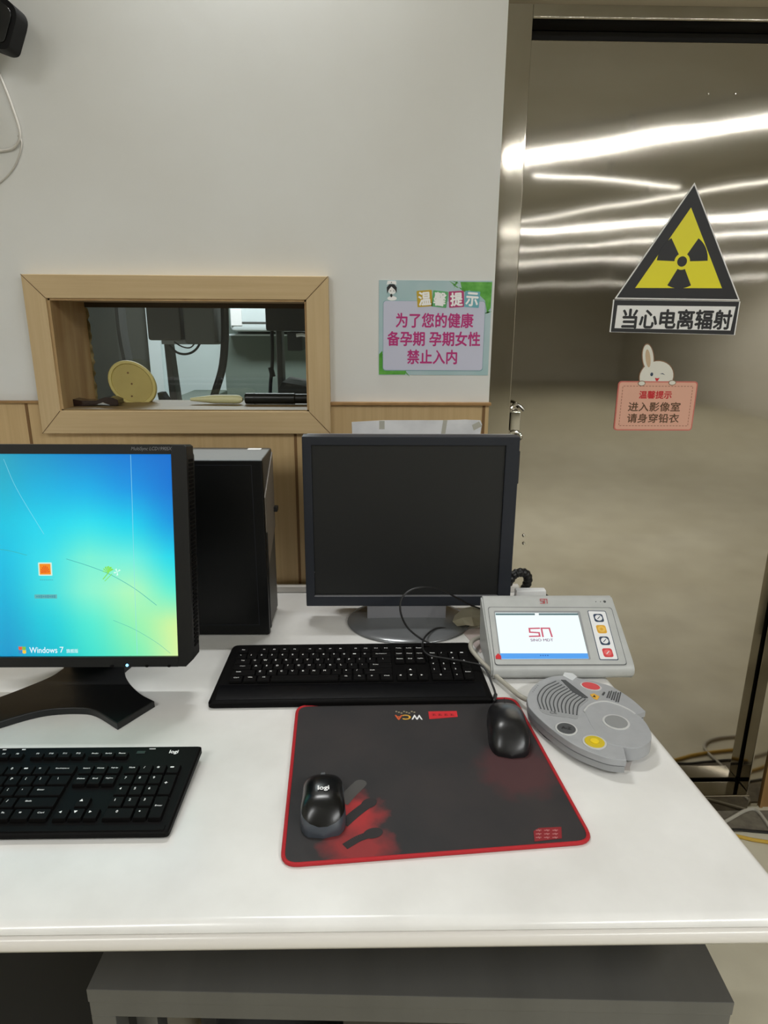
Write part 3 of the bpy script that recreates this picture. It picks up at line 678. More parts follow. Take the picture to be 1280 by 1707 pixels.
for k in range(46):
    z = bb_ + .03 + k * (bt_ - bb_ - .05) / 46; bx(bm, bxr - .0005, bxr + .0012, YF + .002, YF + .024, z, z + .004, 0, MX)
obj('side_ribs', bm, M_key, lm, world=True, smooth=False)
# the picture on the lit panel: a colour grid
C4 = [[(40, 165, 190), (10, 150, 200), (0, 135, 208), (0, 122, 212), (0, 110, 205)],
      [(20, 178, 205), (0, 180, 225), (0, 175, 232), (0, 150, 228), (0, 118, 212)],
      [(0, 195, 225), (20, 212, 238), (40, 225, 240), (10, 210, 240), (0, 150, 225)],
      [(0, 190, 228), (50, 222, 236), (120, 242, 215), (110, 240, 225), (20, 215, 238)],
      [(0, 180, 222), (60, 222, 226), (140, 246, 210), (180, 250, 190), (90, 240, 215)],
      [(0, 165, 212), (20, 205, 222), (80, 236, 212), (150, 244, 180), (215, 246, 160)],
      [(0, 150, 205), (0, 190, 212), (60, 226, 208), (120, 240, 185), (220, 246, 165)]]
C4 = C4
nx, nz = 24, 28
bm = sheet(sx0, sx1, sz0, sz1, YF - .003, nx, nz); bm.transform(MX)
scr = obj('screen', bm, screen_mat(), lm, world=True)
ca = scr.data.color_attributes.new('picture', 'FLOAT_COLOR', 'POINT')
def samp(u, v):           # u 0..1 over the visible right half, v from the top
    gx, gy = u * 4, v * 6; i, j = min(3, int(gx)), min(5, int(gy)); fx, fy = gx - i, gy - j
    fx, fy = fx * fx * (3 - 2 * fx) * .5 + fx * .5, fy
    c = [0, 0, 0]
    for k in range(3):
        c[k] = (C4[j][i][k] * (1 - fx) + C4[j][i + 1][k] * fx) * (1 - fy) + (C4[j + 1][i][k] * (1 - fx) + C4[j + 1][i + 1][k] * fx) * fy
    return lin(c)
vis0 = lz(0, 920)[0]
for i in range(len(scr.data.vertices)):
    X = sx0 + (sx1 - sx0) * (i % (nx + 1)) / nx; vv = 1 - (i // (nx + 1)) / nz
    u = min(1, abs((X - vis0) / (sx1 - vis0)))
    ca.data[i].color = samp(u, vv) + (1,)
def glow(name, rgb, s=.9): return mat(name, (8, 8, 8), .3, emit=rgb, estr=s)
MSc = UP((0, YF - .003, 0))
bm = B(); q = lz(77, 948); prism(bm, rrect(.021, .021, .001, 2, *q), .0004, MSc); obj('icon_border', bm, glow('icon_pale', (206, 236, 220)), scr, world=True, smooth=False)
bm = B(); prism(bm, rrect(.017, .017, .0005, 2, *q), .0006, MSc); obj('icon_picture', bm, glow('icon_orange', (240, 140, 30)), scr, world=True, smooth=False)
bm = B()
for k in range(8):
    a = math.pi * k / 7; prism(bm, [(q[0], q[1] - .006), (q[0] + .007 * math.cos(a + .15), q[1] - .004 + .010 * math.sin(a + .15)), (q[0] + .0065 * math.cos(a - .1), q[1] - .004 + .009 * math.sin(a - .1))], .0008, MSc)
obj('icon_flower', bm, glow('icon_red_orange', (222, 84, 16)), scr, world=True, smooth=False)
bm = B(); q = lz(78, 993.5); prism(bm, rrect(.035, .0065, .0006, 2, *q), .0004, MSc); obj('login_field', bm, glow('field_teal', (96, 176, 176)), scr, world=True, smooth=False)
bm = B()
for k in range(9): flat(bm, rrect(.0026, .0026 + .001 * (k % 3), .0002, 1, q[0] - .0135 + k * .0034, q[1]), MSc, .0006)
q = lz(79, 966)
for k in range(7): flat(bm, rrect(.0024, .0008, .0002, 1, q[0] - .009 + k * .003, q[1]), MSc, .0004)
obj('login_text', bm, glow('field_text', (70, 150, 165)), scr, world=True, smooth=False)
bm = B(); a, b = lz(48, 1083), lz(133, 1081.5)
text(bm, 'Windows', MSc, width=.0436, height=.0095, cx=lz(74, 1082.5)[0], cy=lz(74, 1082.5)[1], bold=.008)
text(bm, '7', MSc, height=.0095, cx=lz(104.5, 1082)[0], cy=lz(104.5, 1082)[1]); q = lz(122, 1084); text(bm, '旗舰版', MSc, width=.0185, height=.0066, cx=q[0], cy=q[1], bold=.0)
obj('screen_lettering', bm, glow('white_glow', (235, 245, 250)), scr, world=True, smooth=False)
q = lz(39, 1082.5)
for dx, dzz, col in ((-1, 1, (226, 92, 54)), (1, 1, (128, 190, 60)), (-1, -1, (60, 130, 200)), (1, -1, (240, 200, 60))):
    bm = B(); x, z = q[0] + dx * .0029, q[1] + dzz * .0029
    prism(bm, [(x - .0026, z - .0026 + .0006), (x, z - .0030), (x + .0026, z - .0022), (x + .0026, z + .0028), (x, z + .0022), (x - .0026, z + .0030)], .0006, MSc); obj('flag_mark', bm, glow('flag', col), scr, world=True, smooth=False)
def stroke(bm, pts, w, M, z):
    P = smooth_path([(p[0], p[1], 0) for p in pts], 8)
    for a, b in zip(P, P[1:]):
        d = (b - a).normalized(); n = Vector((-d.y, d.x, 0)) * w / 2
        flat(bm, [(a + n)[:2], (b + n)[:2], (b - n)[:2], (a - n)[:2]], M, z)
bm = B()
stroke(bm, [lz(*p) for p in ((0, 915), (20, 918), (47, 925))], .0008, MSc, .0003); stroke(bm, [lz(*p) for p in ((112, 931), (150, 943), (185, 957), (225, 980), (262, 1008))], .0008, MSc, .0003)
stroke(bm, [lz(*p) for p in ((190, 1033), (225, 1048), (262, 1070), (285, 1088))], .0005, MSc, .0003)
obj('curve_print', bm, glow('teal_line', (60, 170, 170)), scr, world=True, smooth=False)
bm = B(); stroke(bm, [lz(*p) for p in ((219, 758), (222, 850), (225, 955), (230, 1090))], .0006, MSc, .0004); stroke(bm, [lz(*p) for p in ((8, 765), (30, 815), (75, 890))], .0005, MSc, .0004)
obj('panel_scratch', bm, glow('pale_cyan_line', (150, 226, 240), .8), scr, world=True, smooth=False)
bm = B()
q = lz(181, 951)
for k in range(6):
    a = .3 + k * .55; prism(bm, [(q[0], q[1] - .003), (q[0] + .009 * math.cos(a) + .001, q[1] + .008 * math.sin(a)), (q[0] + .007 * math.cos(a + .3), q[1] + .007 * math.sin(a + .3))], .0005, MSc)
stroke(bm, [lz(*p) for p in ((173, 965), (183, 953))], .0014, MSc, .0005); stroke(bm, [lz(*p) for p in ((176, 968), (188, 956))], .001, MSc, .0005)
obj('leaf_picture', bm, glow('leaf_glow', (130, 222, 80)), scr, world=True, smooth=False)
bm = B(); q = lz(197, 953)
for k in range(4):
    a = .5 + k * 1.3; prism(bm, [(q[0], q[1]), (q[0] + .006 * math.cos(a), q[1] + .006 * math.sin(a)), (q[0] + .005 * math.cos(a + .5), q[1] + .005 * math.sin(a + .5))], .0005, MSc)
obj('bird_picture', bm, glow('bird_glow', (215, 250, 240)), scr, world=True, smooth=False)
MBz = UP((0, YF - .008, 0)); q = lz(255, 749)
bm = B(); text(bm, 'MultiSync LCD1990SX', MBz, width=.062, height=.0068, cx=q[0] + .0005, cy=q[1] + .0005, shear=.25); obj('bezel_lettering', bm, M_stand, lm, world=True, smooth=False)
q = lz(215, 1106); bm = B(); lathe(bm, [(.0022, 0), (.0022, .0008)], MX @ frame((q[0], YF - .008, q[1]), (1, 0, 0), (0, 0, 1)), 12); obj('power_light', bm, glow('blue_led', (120, 205, 255), 3), lm, world=True)
bm = B(); q = lz(190, 1107)
for k in range(3): prism(bm, ellip(.003, .002, 12, q[0] + .035 * k + (.02 if k else 0), q[1] - .0005), .0012, MBz)
obj('button', bm, M_key, lm, world=True, smooth=False)
# stand: arched base with two pointed feet, neck
def zz(px, py, z): q = Zp(px, py, z); return (q.x, q.y)
Hs = DZ + .012
SQ = [(207, 1112), (210, 1128), (220, 1143), (236, 1157), (257, 1168), None, (195, 1206), (158, 1184), (128, 1180), (85, 1182), (48, 1189), (0, 1203), (-45, 1218), None, (-50, 1176), (0, 1161), (50, 1142), (85, 1127), (105, 1114)]
outl, run = [], []
for p in SQ + [None]:
    if p is None:
        outl += [(q.x, q.y) for q in smooth_path([(*zz(*c, Hs), 0) for c in run], 4)]; run = []
    else: run.append(p)
a, b = zz(207, 1112, Hs), zz(105, 1114, Hs)
outl += [(b[0] - .01, 1.11), (a[0] + .01, 1.11)]
if sum(outl[i - 1][0] * outl[i][1] - outl[i][0] * outl[i - 1][1] for i in range(len(outl))) < 0: outl = outl[::-1]
bm = B(); prism(bm, outl, Hs, None, .002, z0=DZ + .0005); obj('stand_base', bm, M_blk, lm, world=True)
bm = B(); bx(bm, b[0] + .004, a[0] - .004, 1.078, 1.102, DZ + .01, DZ + .26, .006); obj('stand_neck', bm, M_blk, lm, world=True)

rm_ = root('dark_monitor', 'dark grey monitor with a black switched-off screen on a silver base', 'monitor', (0.078, 1.27, DZ))
YR = 1.262
def rz(px, py): q = Yp(px, py, YR); return (q.x, q.z)
x0, x1, z1, z0 = -.1335, .2875, rz(680, 728)[1], rz(680, 1010.5)[1]
s0, s1, st, sb = rz(520, 800)[0], rz(843, 742)[0] + .001, rz(680, 743)[1], rz(680, 994)[1]
bm = B()
bx(bm, x0, s0, YR, YR + .03, z0, z1, .002); bx(bm, s1, x1, YR, YR + .03, z0, z1, .002); bx(bm, s0 - .004, s1 + .004, YR, YR + .03, st, z1, .002); bx(bm, s0 - .004, s1 + .004, YR, YR + .03, z0, sb, .002)
obj('bezel', bm, M_monitor, rm_, world=True)
bm = B(); bx(bm, x0 + .004, x1 - .004, YR + .0295, YR + .045, z0 + .004, z1 - .001, .004); bx(bm, x0 + .05, x1 - .05, YR + .045, YR + .085, z0 + .03, z1 - .05, .015)
obj('rear_housing', bm, M_stand, rm_, world=True)
bm = B(); bx(bm, x1 - .004, x1 + .005, YR + .014, YR + .04, rz(860, 810)[1], z1 - .03, .002); obj('side_lip', bm, M_monitor, rm_, world=True)
bm = B(); bx(bm, s0 - .001, s1 + .001, YR + .005, YR + .02, sb - .001, st + .001); obj('screen', bm, M_offscreen, rm_, world=True, smooth=False)
bm = B(); bx(bm, s0 - .001, s1 + .001, YR + .0005, YR + .006, sb - .0012, sb + .0012); obj('lower_lip', bm, M_stand, rm_, world=True, smooth=False)
q = rz(522, 953); bm = B(); prism(bm, [(q[0] - .001, q[1] + .004), (q[0] + .001, q[1] + .004), (q[0] + .0028, q[1] - .004), (q[0], q[1] - .003)], .0008, upright((0, YR + .005, 0))); obj('white_fleck', bm, M_white_ink, rm_, world=True, smooth=False)
bm = B(); a, b = Yp(613, 1000, YR + .03), Yp(741, 1036, YR - .0)
bx(bm, a.x - .001, b.x + .002, YR + .001, YR + .029, b.z, z0 - .0005, .001); bx(bm, a.x + .01, b.x - .01, YR + .046, YR + .084, DZ + .012, z0 + .05, .002); bx(bm, a.x, b.x, YR + .01, YR + .075, DZ + .012, b.z + .004, .002); obj('neck', bm, M_stand, rm_, world=True)
bc = (.078, 1.272)
bm = B(); bel = lambda k, z: [(p[0], p[1], z) for p in ellip(.128 * k, .104 * k, 48, *bc)]
loft(bm, [bel(.97, DZ + .0003), bel(1, DZ + .003), bel(.985, DZ + .007), bel(.86, DZ + .011), bel(.6, DZ + .0135), bel(.3, DZ + .0145)]); obj('base', bm, M_standgloss, rm_, world=True, ang=60)

# ------------------------------------------------------------------ computer tower
pc = root('computer_tower', 'black computer case standing behind the lit monitor', 'computer', (-0.35, 1.27, DZ))
px1 = -.2045; pt = Yp(440, 768, 1.213).z; px0 = -.56
bm = B(); bx(bm, px0, px1, 1.222, 1.345, DZ + .004, pt, .004); obj('case', bm, mat('case_dark_grey', (72, 69, 64), .5), pc, world=True)
bm = B(); bx(bm, px0, px1 + .002, 1.211, 1.223, DZ + .002, pt + .001, .003); obj('side_cover', bm, mat('cover_black', (8, 9, 10), .4, spec=.3), pc, world=True)
bm = B(); a = Yp(318, 768, 1.21)
for q in ((px0 + .02, px1 - .018, pt - .0085, pt - .0078), (px0 + .02, px1 - .018, DZ + .024, DZ + .0247)): bx(bm, q[0], q[1], 1.2100, 1.2115, q[2], q[3])
bx(bm, px1 - .0188, px1 - .018, 1.2100, 1.2115, DZ + .024, pt - .008); obj('cover_line', bm, M_monitor, pc, world=True, smooth=False)
MR = frame((px1, 0, 0), (0, 1, 0), (0, 0, 1))
bm = B(); prism(bm, [(1.227, pt - .075), (1.34, pt - .008), (1.34, pt - .165), (1.236, pt - .215), (1.227, pt - .20)], .0025, MR, .001); obj('front_trim', bm, mat('case_taupe', (116, 108, 98), .45), pc, world=True)
bm = B(); prism(bm, [(1.226, pt - .145), (1.234, pt - .145), (1.234, DZ + .01), (1.226, DZ + .01)], .003, MR, .001); obj('edge_strip', bm, M_blk, pc, world=True)
q = Yp(459, 848, 1.33); bm = B(); bx(bm, px1 - .001, px1 + .010, 1.325, 1.342, q.z - .006, q.z + .005, .002); obj('power_knob', bm, M_blk, pc, world=True)
MT = frame((0, 0, pt), (1, 0, 0), (0, 1, 0))
q = Zp(431, 749, pt); bm = B(); bx(bm, px1 - .045, px1 - .018, 1.32, 1.335, pt - .0005, pt + .0006); obj('sticker', bm, M_lbl, pc, world=True, smooth=False)
for x, y in ((px0 + .03, 1.24), (px0 + .03, 1.33), (px1 - .03, 1.24), (px1 - .03, 1.33)):
    bm = B(); bx(bm, x - .01, x + .01, y - .008, y + .008, DZ, DZ + .005, .001); obj('foot', bm, M_cable, pc, world=True)

# ------------------------------------------------------------------ keyboards
U = .0187
def layout():
    K = []; r = lambda row, x, names, w=1.0: [K.append((n, x + i * w, row, w, 1)) for i, n in enumerate(names)]
    K.append(('Esc', 0, 5, 1, 1)); r(5, 2, ['F1', 'F2', 'F3', 'F4']); r(5, 6.5, ['F5', 'F6', 'F7', 'F8']); r(5, 11, ['F9', 'F10', 'F11', 'F12'])
    r(4, 0, list('`1234567890-=')); K.append(('Backspace', 13, 4, 2, 1))
    K.append(('Tab', 0, 3, 1.5, 1)); r(3, 1.5, list('QWERTYUIOP[]')); K.append(('\\', 13.5, 3, 1.5, 1))
    K.append(('Caps', 0, 2, 1.75, 1)); r(2, 1.75, list("ASDFGHJKL;'")); K.append(('Enter', 12.75, 2, 2.25, 1))
    K.append(('Shift', 0, 1, 2.25, 1)); r(1, 2.25, list('ZXCVBNM,./')); K.append(('Shift', 12.25, 1, 2.75, 1))
    for n, x, w in (('Ctrl', 0, 1.25), ('Win', 1.25, 1.25), ('Alt', 2.5, 1.25), ('', 3.75, 6.25), ('Alt', 10, 1.25), ('Fn', 11.25, 1.25), ('=', 12.5, 1.25), ('Ctrl', 13.75, 1.25)): K.append((n, x, 0, w, 1))
    n0 = 15.25
    r(5, n0, ['PrtSc', 'ScrLk', 'Pause']); r(4, n0, ['Insert', 'Home', 'PgUp']); r(3, n0, ['Delete', 'End', 'PgDn'])
    K.append(('▲', n0 + 1, 1, 1, 1)); r(0, n0, ['◄', '▼', '►'])
    m0 = 18.5
    r(4, m0, ['Num', '/', '*', '-']); r(3, m0, list('789')); r(2, m0, list('456')); r(1, m0, list('123'))
    K.append(('0', m0, 0, 2, 1)); K.append(('.', m0 + 2, 0, 1, 1)); K.append(('+', m0 + 3, 2, 1, 2)); K.append(('Enter', m0 + 3, 0, 1, 2))
    return K
LABEL_W = {'Backspace': .017, 'Caps': .008, 'Enter': .0085, 'Shift': .0075, 'PrtSc': .0085, 'ScrLk': .0085, 'Pause': .0085, 'Insert': .0085, 'Home': .0085, 'PgUp': .0085, 'Delete': .0095, 'End': .006, 'PgDn': .0085, 'Ctrl': .0075}
def keycap(bm, cx, cy, w, d, M, h=.0055, gap=.0011):
    w2, d2 = w / 2 - gap / 2, d / 2 - gap / 2
    R = []
    for k, z in ((0, 0), (.0004, h * .55), (.0011, h * .93), (.0022, h)):
        R.append([(p[0], p[1], z) for p in rrect(2 * (w2 - k), 2 * (d2 - k), max(.0006, .0016 - k * .3), 2, cx, cy + k * .25)])
    loft(bm, R, M, True)
def build_keys(rt, MK, x_min, x0, rows, depth, hts, legend_scale=1.0):
    """MK: deck frame; x0: where the main block begins; rows: y of each row's middle"""
    for nm, x, row, w, hh in layout():
        cx = x0 + (x + w / 2) * U; y = rows[row] if hh == 1 else (rows[row] + rows[row + 1]) / 2
        if cx < x_min: continue
        d = depth[row] * (1 if hh == 1 else 1) + (rows[row + 1] - rows[row] if hh == 2 else 0)
        bm = B(); keycap(bm, cx, y, w * U, d, MK, hts)
        if nm:
            if nm in LABEL_W: text(bm, nm, MK, mi=1, width=LABEL_W[nm] * legend_scale, height=.0022 * legend_scale, cx=cx - (0 if w < 2 or nm == 'Backspace' else w * U * .2), cy=y + .002, lift=hts + .00025, bold=.02)
            else: text(bm, nm, MK, mi=1, height=(.0036 if len(nm) == 1 and nm not in "-=.,'`" else (.0026 if len(nm) > 1 else .0016)) * legend_scale, cx=cx - (.0022 if len(nm) == 1 else 0), cy=y + .0026, lift=hts + .00025, bold=.02)
        o = obj('key', bm, M_key, rt); o.data.materials.append(M_legend)

# wired keyboard at the back
ka, kb_, kc, kd = Zp(389, 1073, .772), Zp(790, 1068, .772), Zp(822, 1165, .762), Zp(347, 1172, .762)
fm = (kc + kd) / 2; ang = math.atan2((kc - kd).y, (kc - kd).x)
k1 = root('wired_keyboard', 'black keyboard with palm rest lying in front of the dark monitor', 'keyboard', (fm.x, fm.y, DZ), ang)
wf, wbk, dp = .468, .452, (((ka + kb_) / 2) - fm).length
bm = B()
def kring(k, z0f, z0b):
    o = [(-wf / 2 + k, k), (wf / 2 - k, k), (wbk / 2 - k, dp - k), (-wbk / 2 + k, dp - k)]
    P = round_poly(o, [.008, .008, .012, .012], 4)
    return [(p[0], p[1], z0f + (z0b - z0f) * p[1] / dp) for p in P]
loft(bm, [kring(.002, .0008, .0008), kring(0, .003, .004), kring(0, .009, .016), kring(.002, .0118, .0195), kring(.005, .013, .0208)]); obj('body', bm, M_kbody, k1)
bm = B(); loft(bm, [[(x, y, z) for x in (-wf / 2 + .012, wf / 2 - .012)] for y, z in ((.006, .0138), (.02, .0165), (.038, .0172), (.049, .0152))], cap=False, closed=False)
loft(bm, [[(s * (wf / 2 - .012), y, z) for y, z in ((.006, .0132), (.006, .0138), (.02, .0165), (.038, .0172), (.049, .0152), (.049, .0145))] for s in (-1, 1)]); obj('palm_rest', bm, mat('palm_black', (18, 18, 21), .36, spec=.4), k1)
tl = math.atan2(.0075, dp)
MK = Matrix.Translation((0, .052, .0165)) @ Matrix.Rotation(tl, 4, 'X')
rows = [.009 + i * .0182 for i in range(6)]; rows[5] += .001
build_keys(k1, MK, -9, -.2095, rows, [.0176] * 5 + [.0150], .0042, 1.15)
bm = B()
for y in (.0492, .1165): pass
for k in range(3): box(bm, (.1 + .0 + k * .019, dp - .017, .0222), (.011, .004, .0012), .0004)
obj('media_keys', bm, M_key, k1)
# wireless keyboard at the left
e0, e1 = Zp(342, 1243, .772), Zp(280, 1390, .760)
k2 = root('wireless_keyboard', 'black wireless keyboard at the left desk edge, cut by the photo', 'keyboard', (e1.x - .215, e1.y, DZ), 0.004)
dp2 = e0.y - e1.y; wf2 = .43
bm = B()
def kr2(k, zf, zb):
    P = round_poly([(-wf2 / 2 + k, k), (wf2 / 2 - k, k), (wf2 / 2 + .004 - k, dp2 - k), (-wf2 / 2 - .004 + k, dp2 - k)], [.006, .006, .004, .004], 4)
    return [(p[0], p[1], zf + (zb - zf) * p[1] / dp2) for p in P]
loft(bm, [kr2(.004, .0015, .006), kr2(0, .004, .012), kr2(0, .010, .0195), kr2(.0015, .0115, .0212), kr2(.004, .012, .0218)]); obj('body', bm, M_kbody, k2)
for x, y in ((-.19, .02), (.19, .02), (-.19, dp2 - .02), (.19, dp2 - .02)):
    bm = B(); box(bm, (x, y, .003 if y < .1 else .0045), (.02, .01, .006 if y < .1 else .009), .001); obj('rubber_foot', bm, M_cable, k2)
tl2 = math.atan2(.0098, dp2)
MK2 = Matrix.Translation((0, .016, .0128)) @ Matrix.Rotation(tl2, 4, 'X')
rows2 = [.0098 + i * .0196 for i in range(5)] + [.1175]
x02 = wf2 / 2 - .0125 - 22.5 * U
build_keys(k2, MK2, -.135, x02, rows2, [.0190] * 5 + [.0125], .0052, 1.05)
MD2 = Matrix.Translation((0, .012, .0122)) @ Matrix.Rotation(tl2, 4, 'X')
bm = B(); text(bm, 'logi', MD2, height=.0085, cx=wf2 / 2 - .032, cy=dp2 - .026, bold=.03, lift=.0012); obj('logo_lettering', bm, M_legend, k2, smooth=False)
bm = B(); box(bm, (wf2 / 2 - .078, dp2 - .026, .0005), (.012, .006, .002), .0006, MD2); obj('power_switch', bm, M_blk, k2)
bm = B()
for k in range(4): flat(bm, rrect(.0052, .0018, .0003, 1, -.03 - .027 * k, dp2 - .018), MD2, .0013)
flat(bm, rrect(.009, .0014, .0003, 1, wf2 / 2 - .064, dp2 - .019), MD2, .0013)
obj('media_marks', bm, M_legend, k2, smooth=False)
bm = B()
bx(bm, -wf2 / 2 + .01, wf2 / 2 - .006, .0022, .0105, -.0008, .0016, .0006, MD2 @ Matrix.Translation((0, -.012, 0))); obj('front_lip', bm, M_key, k2)

# ------------------------------------------------------------------ mouse pad and mice
pd = root('mouse_pad', 'black mouse pad with red stitched border and red hand print', 'mouse pad', (0.07, 0.80, DZ))
PT = [(-.103, .624), (.269, .656), (.239, .974), (-.120, .953)]
PO = round_poly(PT, .020, 6)
PDZ = DZ + .0035
def pad_mat():
    m = mat('mouse_pad_cloth_printed', (36, 35, 37), .75, noise=((9, 9, 9), (50, 45, 45), .9, 7)); nt = m.node_tree; b = nt.nodes['Principled BSDF']
    base = b.inputs['Base Color'].links[0].from_socket
    tc = nt.nodes.new('ShaderNodeTexCoord'); mxs = base
    g = lambda x, y: tuple(Zp(450 + x / 2.3273, 1140 + y / 2.3273, PDZ))[:2]
    for (cx, cy), rad, col, am in ((g(335, 505), .036, (172, 42, 44), .9), (g(345, 640), .042, (150, 40, 42), .8), (g(960, 330), .06, (96, 40, 44), .4)):
        vm = nt.nodes.new('ShaderNodeVectorMath'); vm.operation = 'DISTANCE'; vm.inputs[1].default_value = (cx - .07, cy - .80, .004)
        nz = nt.nodes.new('ShaderNodeTexNoise'); nz.inputs['Scale'].default_value = 38; nz.inputs['Detail'].default_value = 8
        ad = nt.nodes.new('ShaderNodeMath'); ad.operation = 'MULTIPLY_ADD'; ad.inputs[1].default_value = .05
        mr = nt.nodes.new('ShaderNodeMapRange'); mr.inputs[1].default_value = rad + .032; mr.inputs[2].default_value = rad + .004; mr.inputs[3].default_value = 0; mr.inputs[4].default_value = am
        mx = nt.nodes.new('ShaderNodeMix'); mx.data_type = 'RGBA'; mx.inputs[7].default_value = lin(col) + (1,)
        nt.links.new(tc.outputs['Object'], vm.inputs[0]); nt.links.new(tc.outputs['Object'], nz.inputs['Vector'])
        nt.links.new(nz.outputs[0], ad.inputs[0]); nt.links.new(vm.outputs['Value'], ad.inputs[2])
        nt.links.new(ad.outputs[0], mr.inputs[0]); nt.links.new(mr.outputs[0], mx.inputs[0]); nt.links.new(mxs, mx.inputs[6]); mxs = mx.outputs[2]
    nt.links.new(mxs, b.inputs['Base Color']); return m
bm = B(); prism(bm, PO, PDZ, None, .0006, z0=DZ + .0002); obj('pad', bm, pad_mat(), pd, world=True, smooth=False)
bm = B(); tube(bm, [(p[0], p[1], DZ + .0027) for p in PO], .0026, 8, closed=True, sm=False); obj('stitched_border', bm, M_padred, pd, world=True)
MPd = frame((0, 0, PDZ), (1, 0, 0), (0, 1, 0))
def pc3(x, y): q = Zp(450 + x / 2.3273, 1140 + y / 2.3273, PDZ); return (q.x, q.y)
M_padk = mat('print_black', (36, 33, 34), .75); M_padg = mat('print_grey', (74, 72, 70), .7)
for nm, mt, P, wd, tip in (('grey_finger_print', M_padg, ((280, 462), (312, 425), (350, 388)), .0175, (.0088, .0078, (350, 388), 0)),
                           ('dark_finger_print', M_padk, ((285, 545), (330, 505), (392, 458)), .0135, (.0115, .0085, (384, 464), .7)),
                           ('dark_finger_print', M_padk, ((290, 632), (345, 600), (405, 580)), .0105, (.0125, .0085, (400, 580), .35))):
    bm = B(); stroke(bm, [pc3(*p) for p in P], wd, MPd, .0003); flat(bm, ellip(tip[0], tip[1], 18, *pc3(*tip[2]), tip[3]), MPd, .0005)
    obj(nm, bm, mt, pd, world=True, smooth=False)
a = pc3(595, 140); b = pc3(487, 140); MF = frame((0, 0, PDZ), (-1, .03, 0), (0, -1, 0))
inv = MF.inverted()
def onf(x, y): q = pc3(x, y); v = inv @ Vector((q[0], q[1], PDZ)); return v.x, v.y
for ch, x, y, wd, mt in (('W', 570, 130, .0165, M_white_ink), ('C', 530, 130, .0125, M_amber), ('A', 499, 131, .0115, mat('orange_print', (206, 90, 44), .6))):
    bm = B(); u, v = onf(x, y); text(bm, ch, MF, width=wd, height=.0125, cx=u, cy=v, bold=.03, lift=.0004); obj('logo_letter', bm, mt, pd, world=True, smooth=False)
bm = B()
for k in range(8):
    q = pc3(490 + k * 10, 108 + (k % 3) * 3); flat(bm, rrect(.003, .0035, .0004, 1, *q), MPd, .0004)
obj('small_print', bm, mat('print_dull', (150, 140, 112), .7), pd, world=True, smooth=False)
bm = B(); P = [pc3(*p) for p in ((614, 108), (724, 106), (728, 128), (618, 137))]; prism(bm, P, .0005, MPd); obj('red_label', bm, M_redink, pd, world=True, smooth=False)
bm = B()
for k in range(4): q = pc3(636 + k * 23, 121); stroke(bm, [(q[0] - .003, q[1] + .002), (q[0] + .003, q[1] + .001)], .001, MPd, .0007); stroke(bm, [(q[0], q[1] + .003), (q[0] - .001, q[1] - .003)], .001, MPd, .0007); stroke(bm, [(q[0] - .003, q[1] - .002), (q[0] + .0035, q[1] - .002)], .001, MPd, .0007)
obj('label_print', bm, mat('print_dark_red', (120, 24, 30), .7), pd, world=True, smooth=False)
bm = B(); P = [pc3(*p) for p in ((1022, 572), (1042, 560), (1130, 556), (1132, 600), (1026, 612))]; prism(bm, P, .0005, MPd); obj('red_tag', bm, mat('tag_dark_red', (136, 26, 34), .7), pd, world=True, smooth=False)
bm = B()
for k in range(9): q = pc3(1042 + (k % 3) * 32, 570 + (k // 3) * 14); stroke(bm, [(q[0] - .0035, q[1]), (q[0] + .0035, q[1] + .0004)], .0012, MPd, .0007); stroke(bm, [(q[0], q[1] + .0015), (q[0] + .001, q[1] - .0016)], .0012, MPd, .0007)
obj('tag_print', bm, mat('print_pink_grey', (190, 130, 128), .7), pd, world=True, smooth=False)

def sm(a, b, x): t = max(0, min(1, (x - a) / (b - a))); return t * t * (3 - 2 * t)
def mouse_shell(L, W, H, front_h, waist, t0=0, t1=1, u0=-1, u1=1, off=0.0, nt_=30, nu=22, base=True, zb=.002, uf=None):
    """t runs from tail (0) to nose (1) along +y; u from the left to the right skirt"""
    bm = B(); rows_ = []
    for i in range(nt_ + 1):
        t = t0 + (t1 - t0) * i / nt_
        s = math.sqrt(max(0, 1 - abs(2 * t - 1) ** 3.2)) if True else 1
        prof_w = (W / 2) * (s ** .62) * (1 - waist * math.exp(-((t - .52) / .2) ** 2)) * (1 - .10 * t)
        h = (H * (1 - ((t - .40) / .62) ** 2 * .55) if t > .40 else H * (1 - ((.40 - t) / .40) ** 2.4 * .80)) 
        h = max(h, front_h if t > .4 else .006) * (.35 + .65 * s ** .5)
        y = (t - .5) * L
        row = []
        a0, a1 = (u0, u1) if uf is None else (-uf(t), uf(t))
        for j in range(nu + 1):
            u = a0 + (a1 - a0) * j / nu
            a = u * math.pi / 2
            ex = math.copysign(abs(math.sin(a)) ** .72, a); ez = abs(math.cos(a)) ** .60
            x = ex * (prof_w + off); z = zb + (h + off) * ez
            row.append((x, y + (off * .6 if t > .5 else -off * .6), z))
        rows_.append(row)
    t_ = bmesh.new(); V = [[t_.verts.new(p) for p in r] for r in rows_]
    for a, b in zip(V, V[1:]):
        for j in range(nu): t_.faces.new((a[j], a[j + 1], b[j + 1], b[j]))
    if base:
        lo = [[t_.verts.new((r[0].co.x, r[0].co.y, 0.0004)), t_.verts.new((r[-1].co.x, r[-1].co.y, 0.0004))] for r in V]
        for i in range(len(V) - 1):
            t_.faces.new((lo[i][0], V[i][0], V[i + 1][0], lo[i + 1][0])); t_.faces.new((V[i][-1], lo[i][1], lo[i + 1][1], V[i + 1][-1]))
            t_.faces.new((lo[i][0], lo[i + 1][0], lo[i + 1][1], lo[i][1]))
        t_.faces.new([lo[0][0]] + V[0] + [lo[0][1]]); t_.faces.new([lo[-1][1]] + V[-1][::-1] + [lo[-1][0]])
    merge(bm, t_); return bm
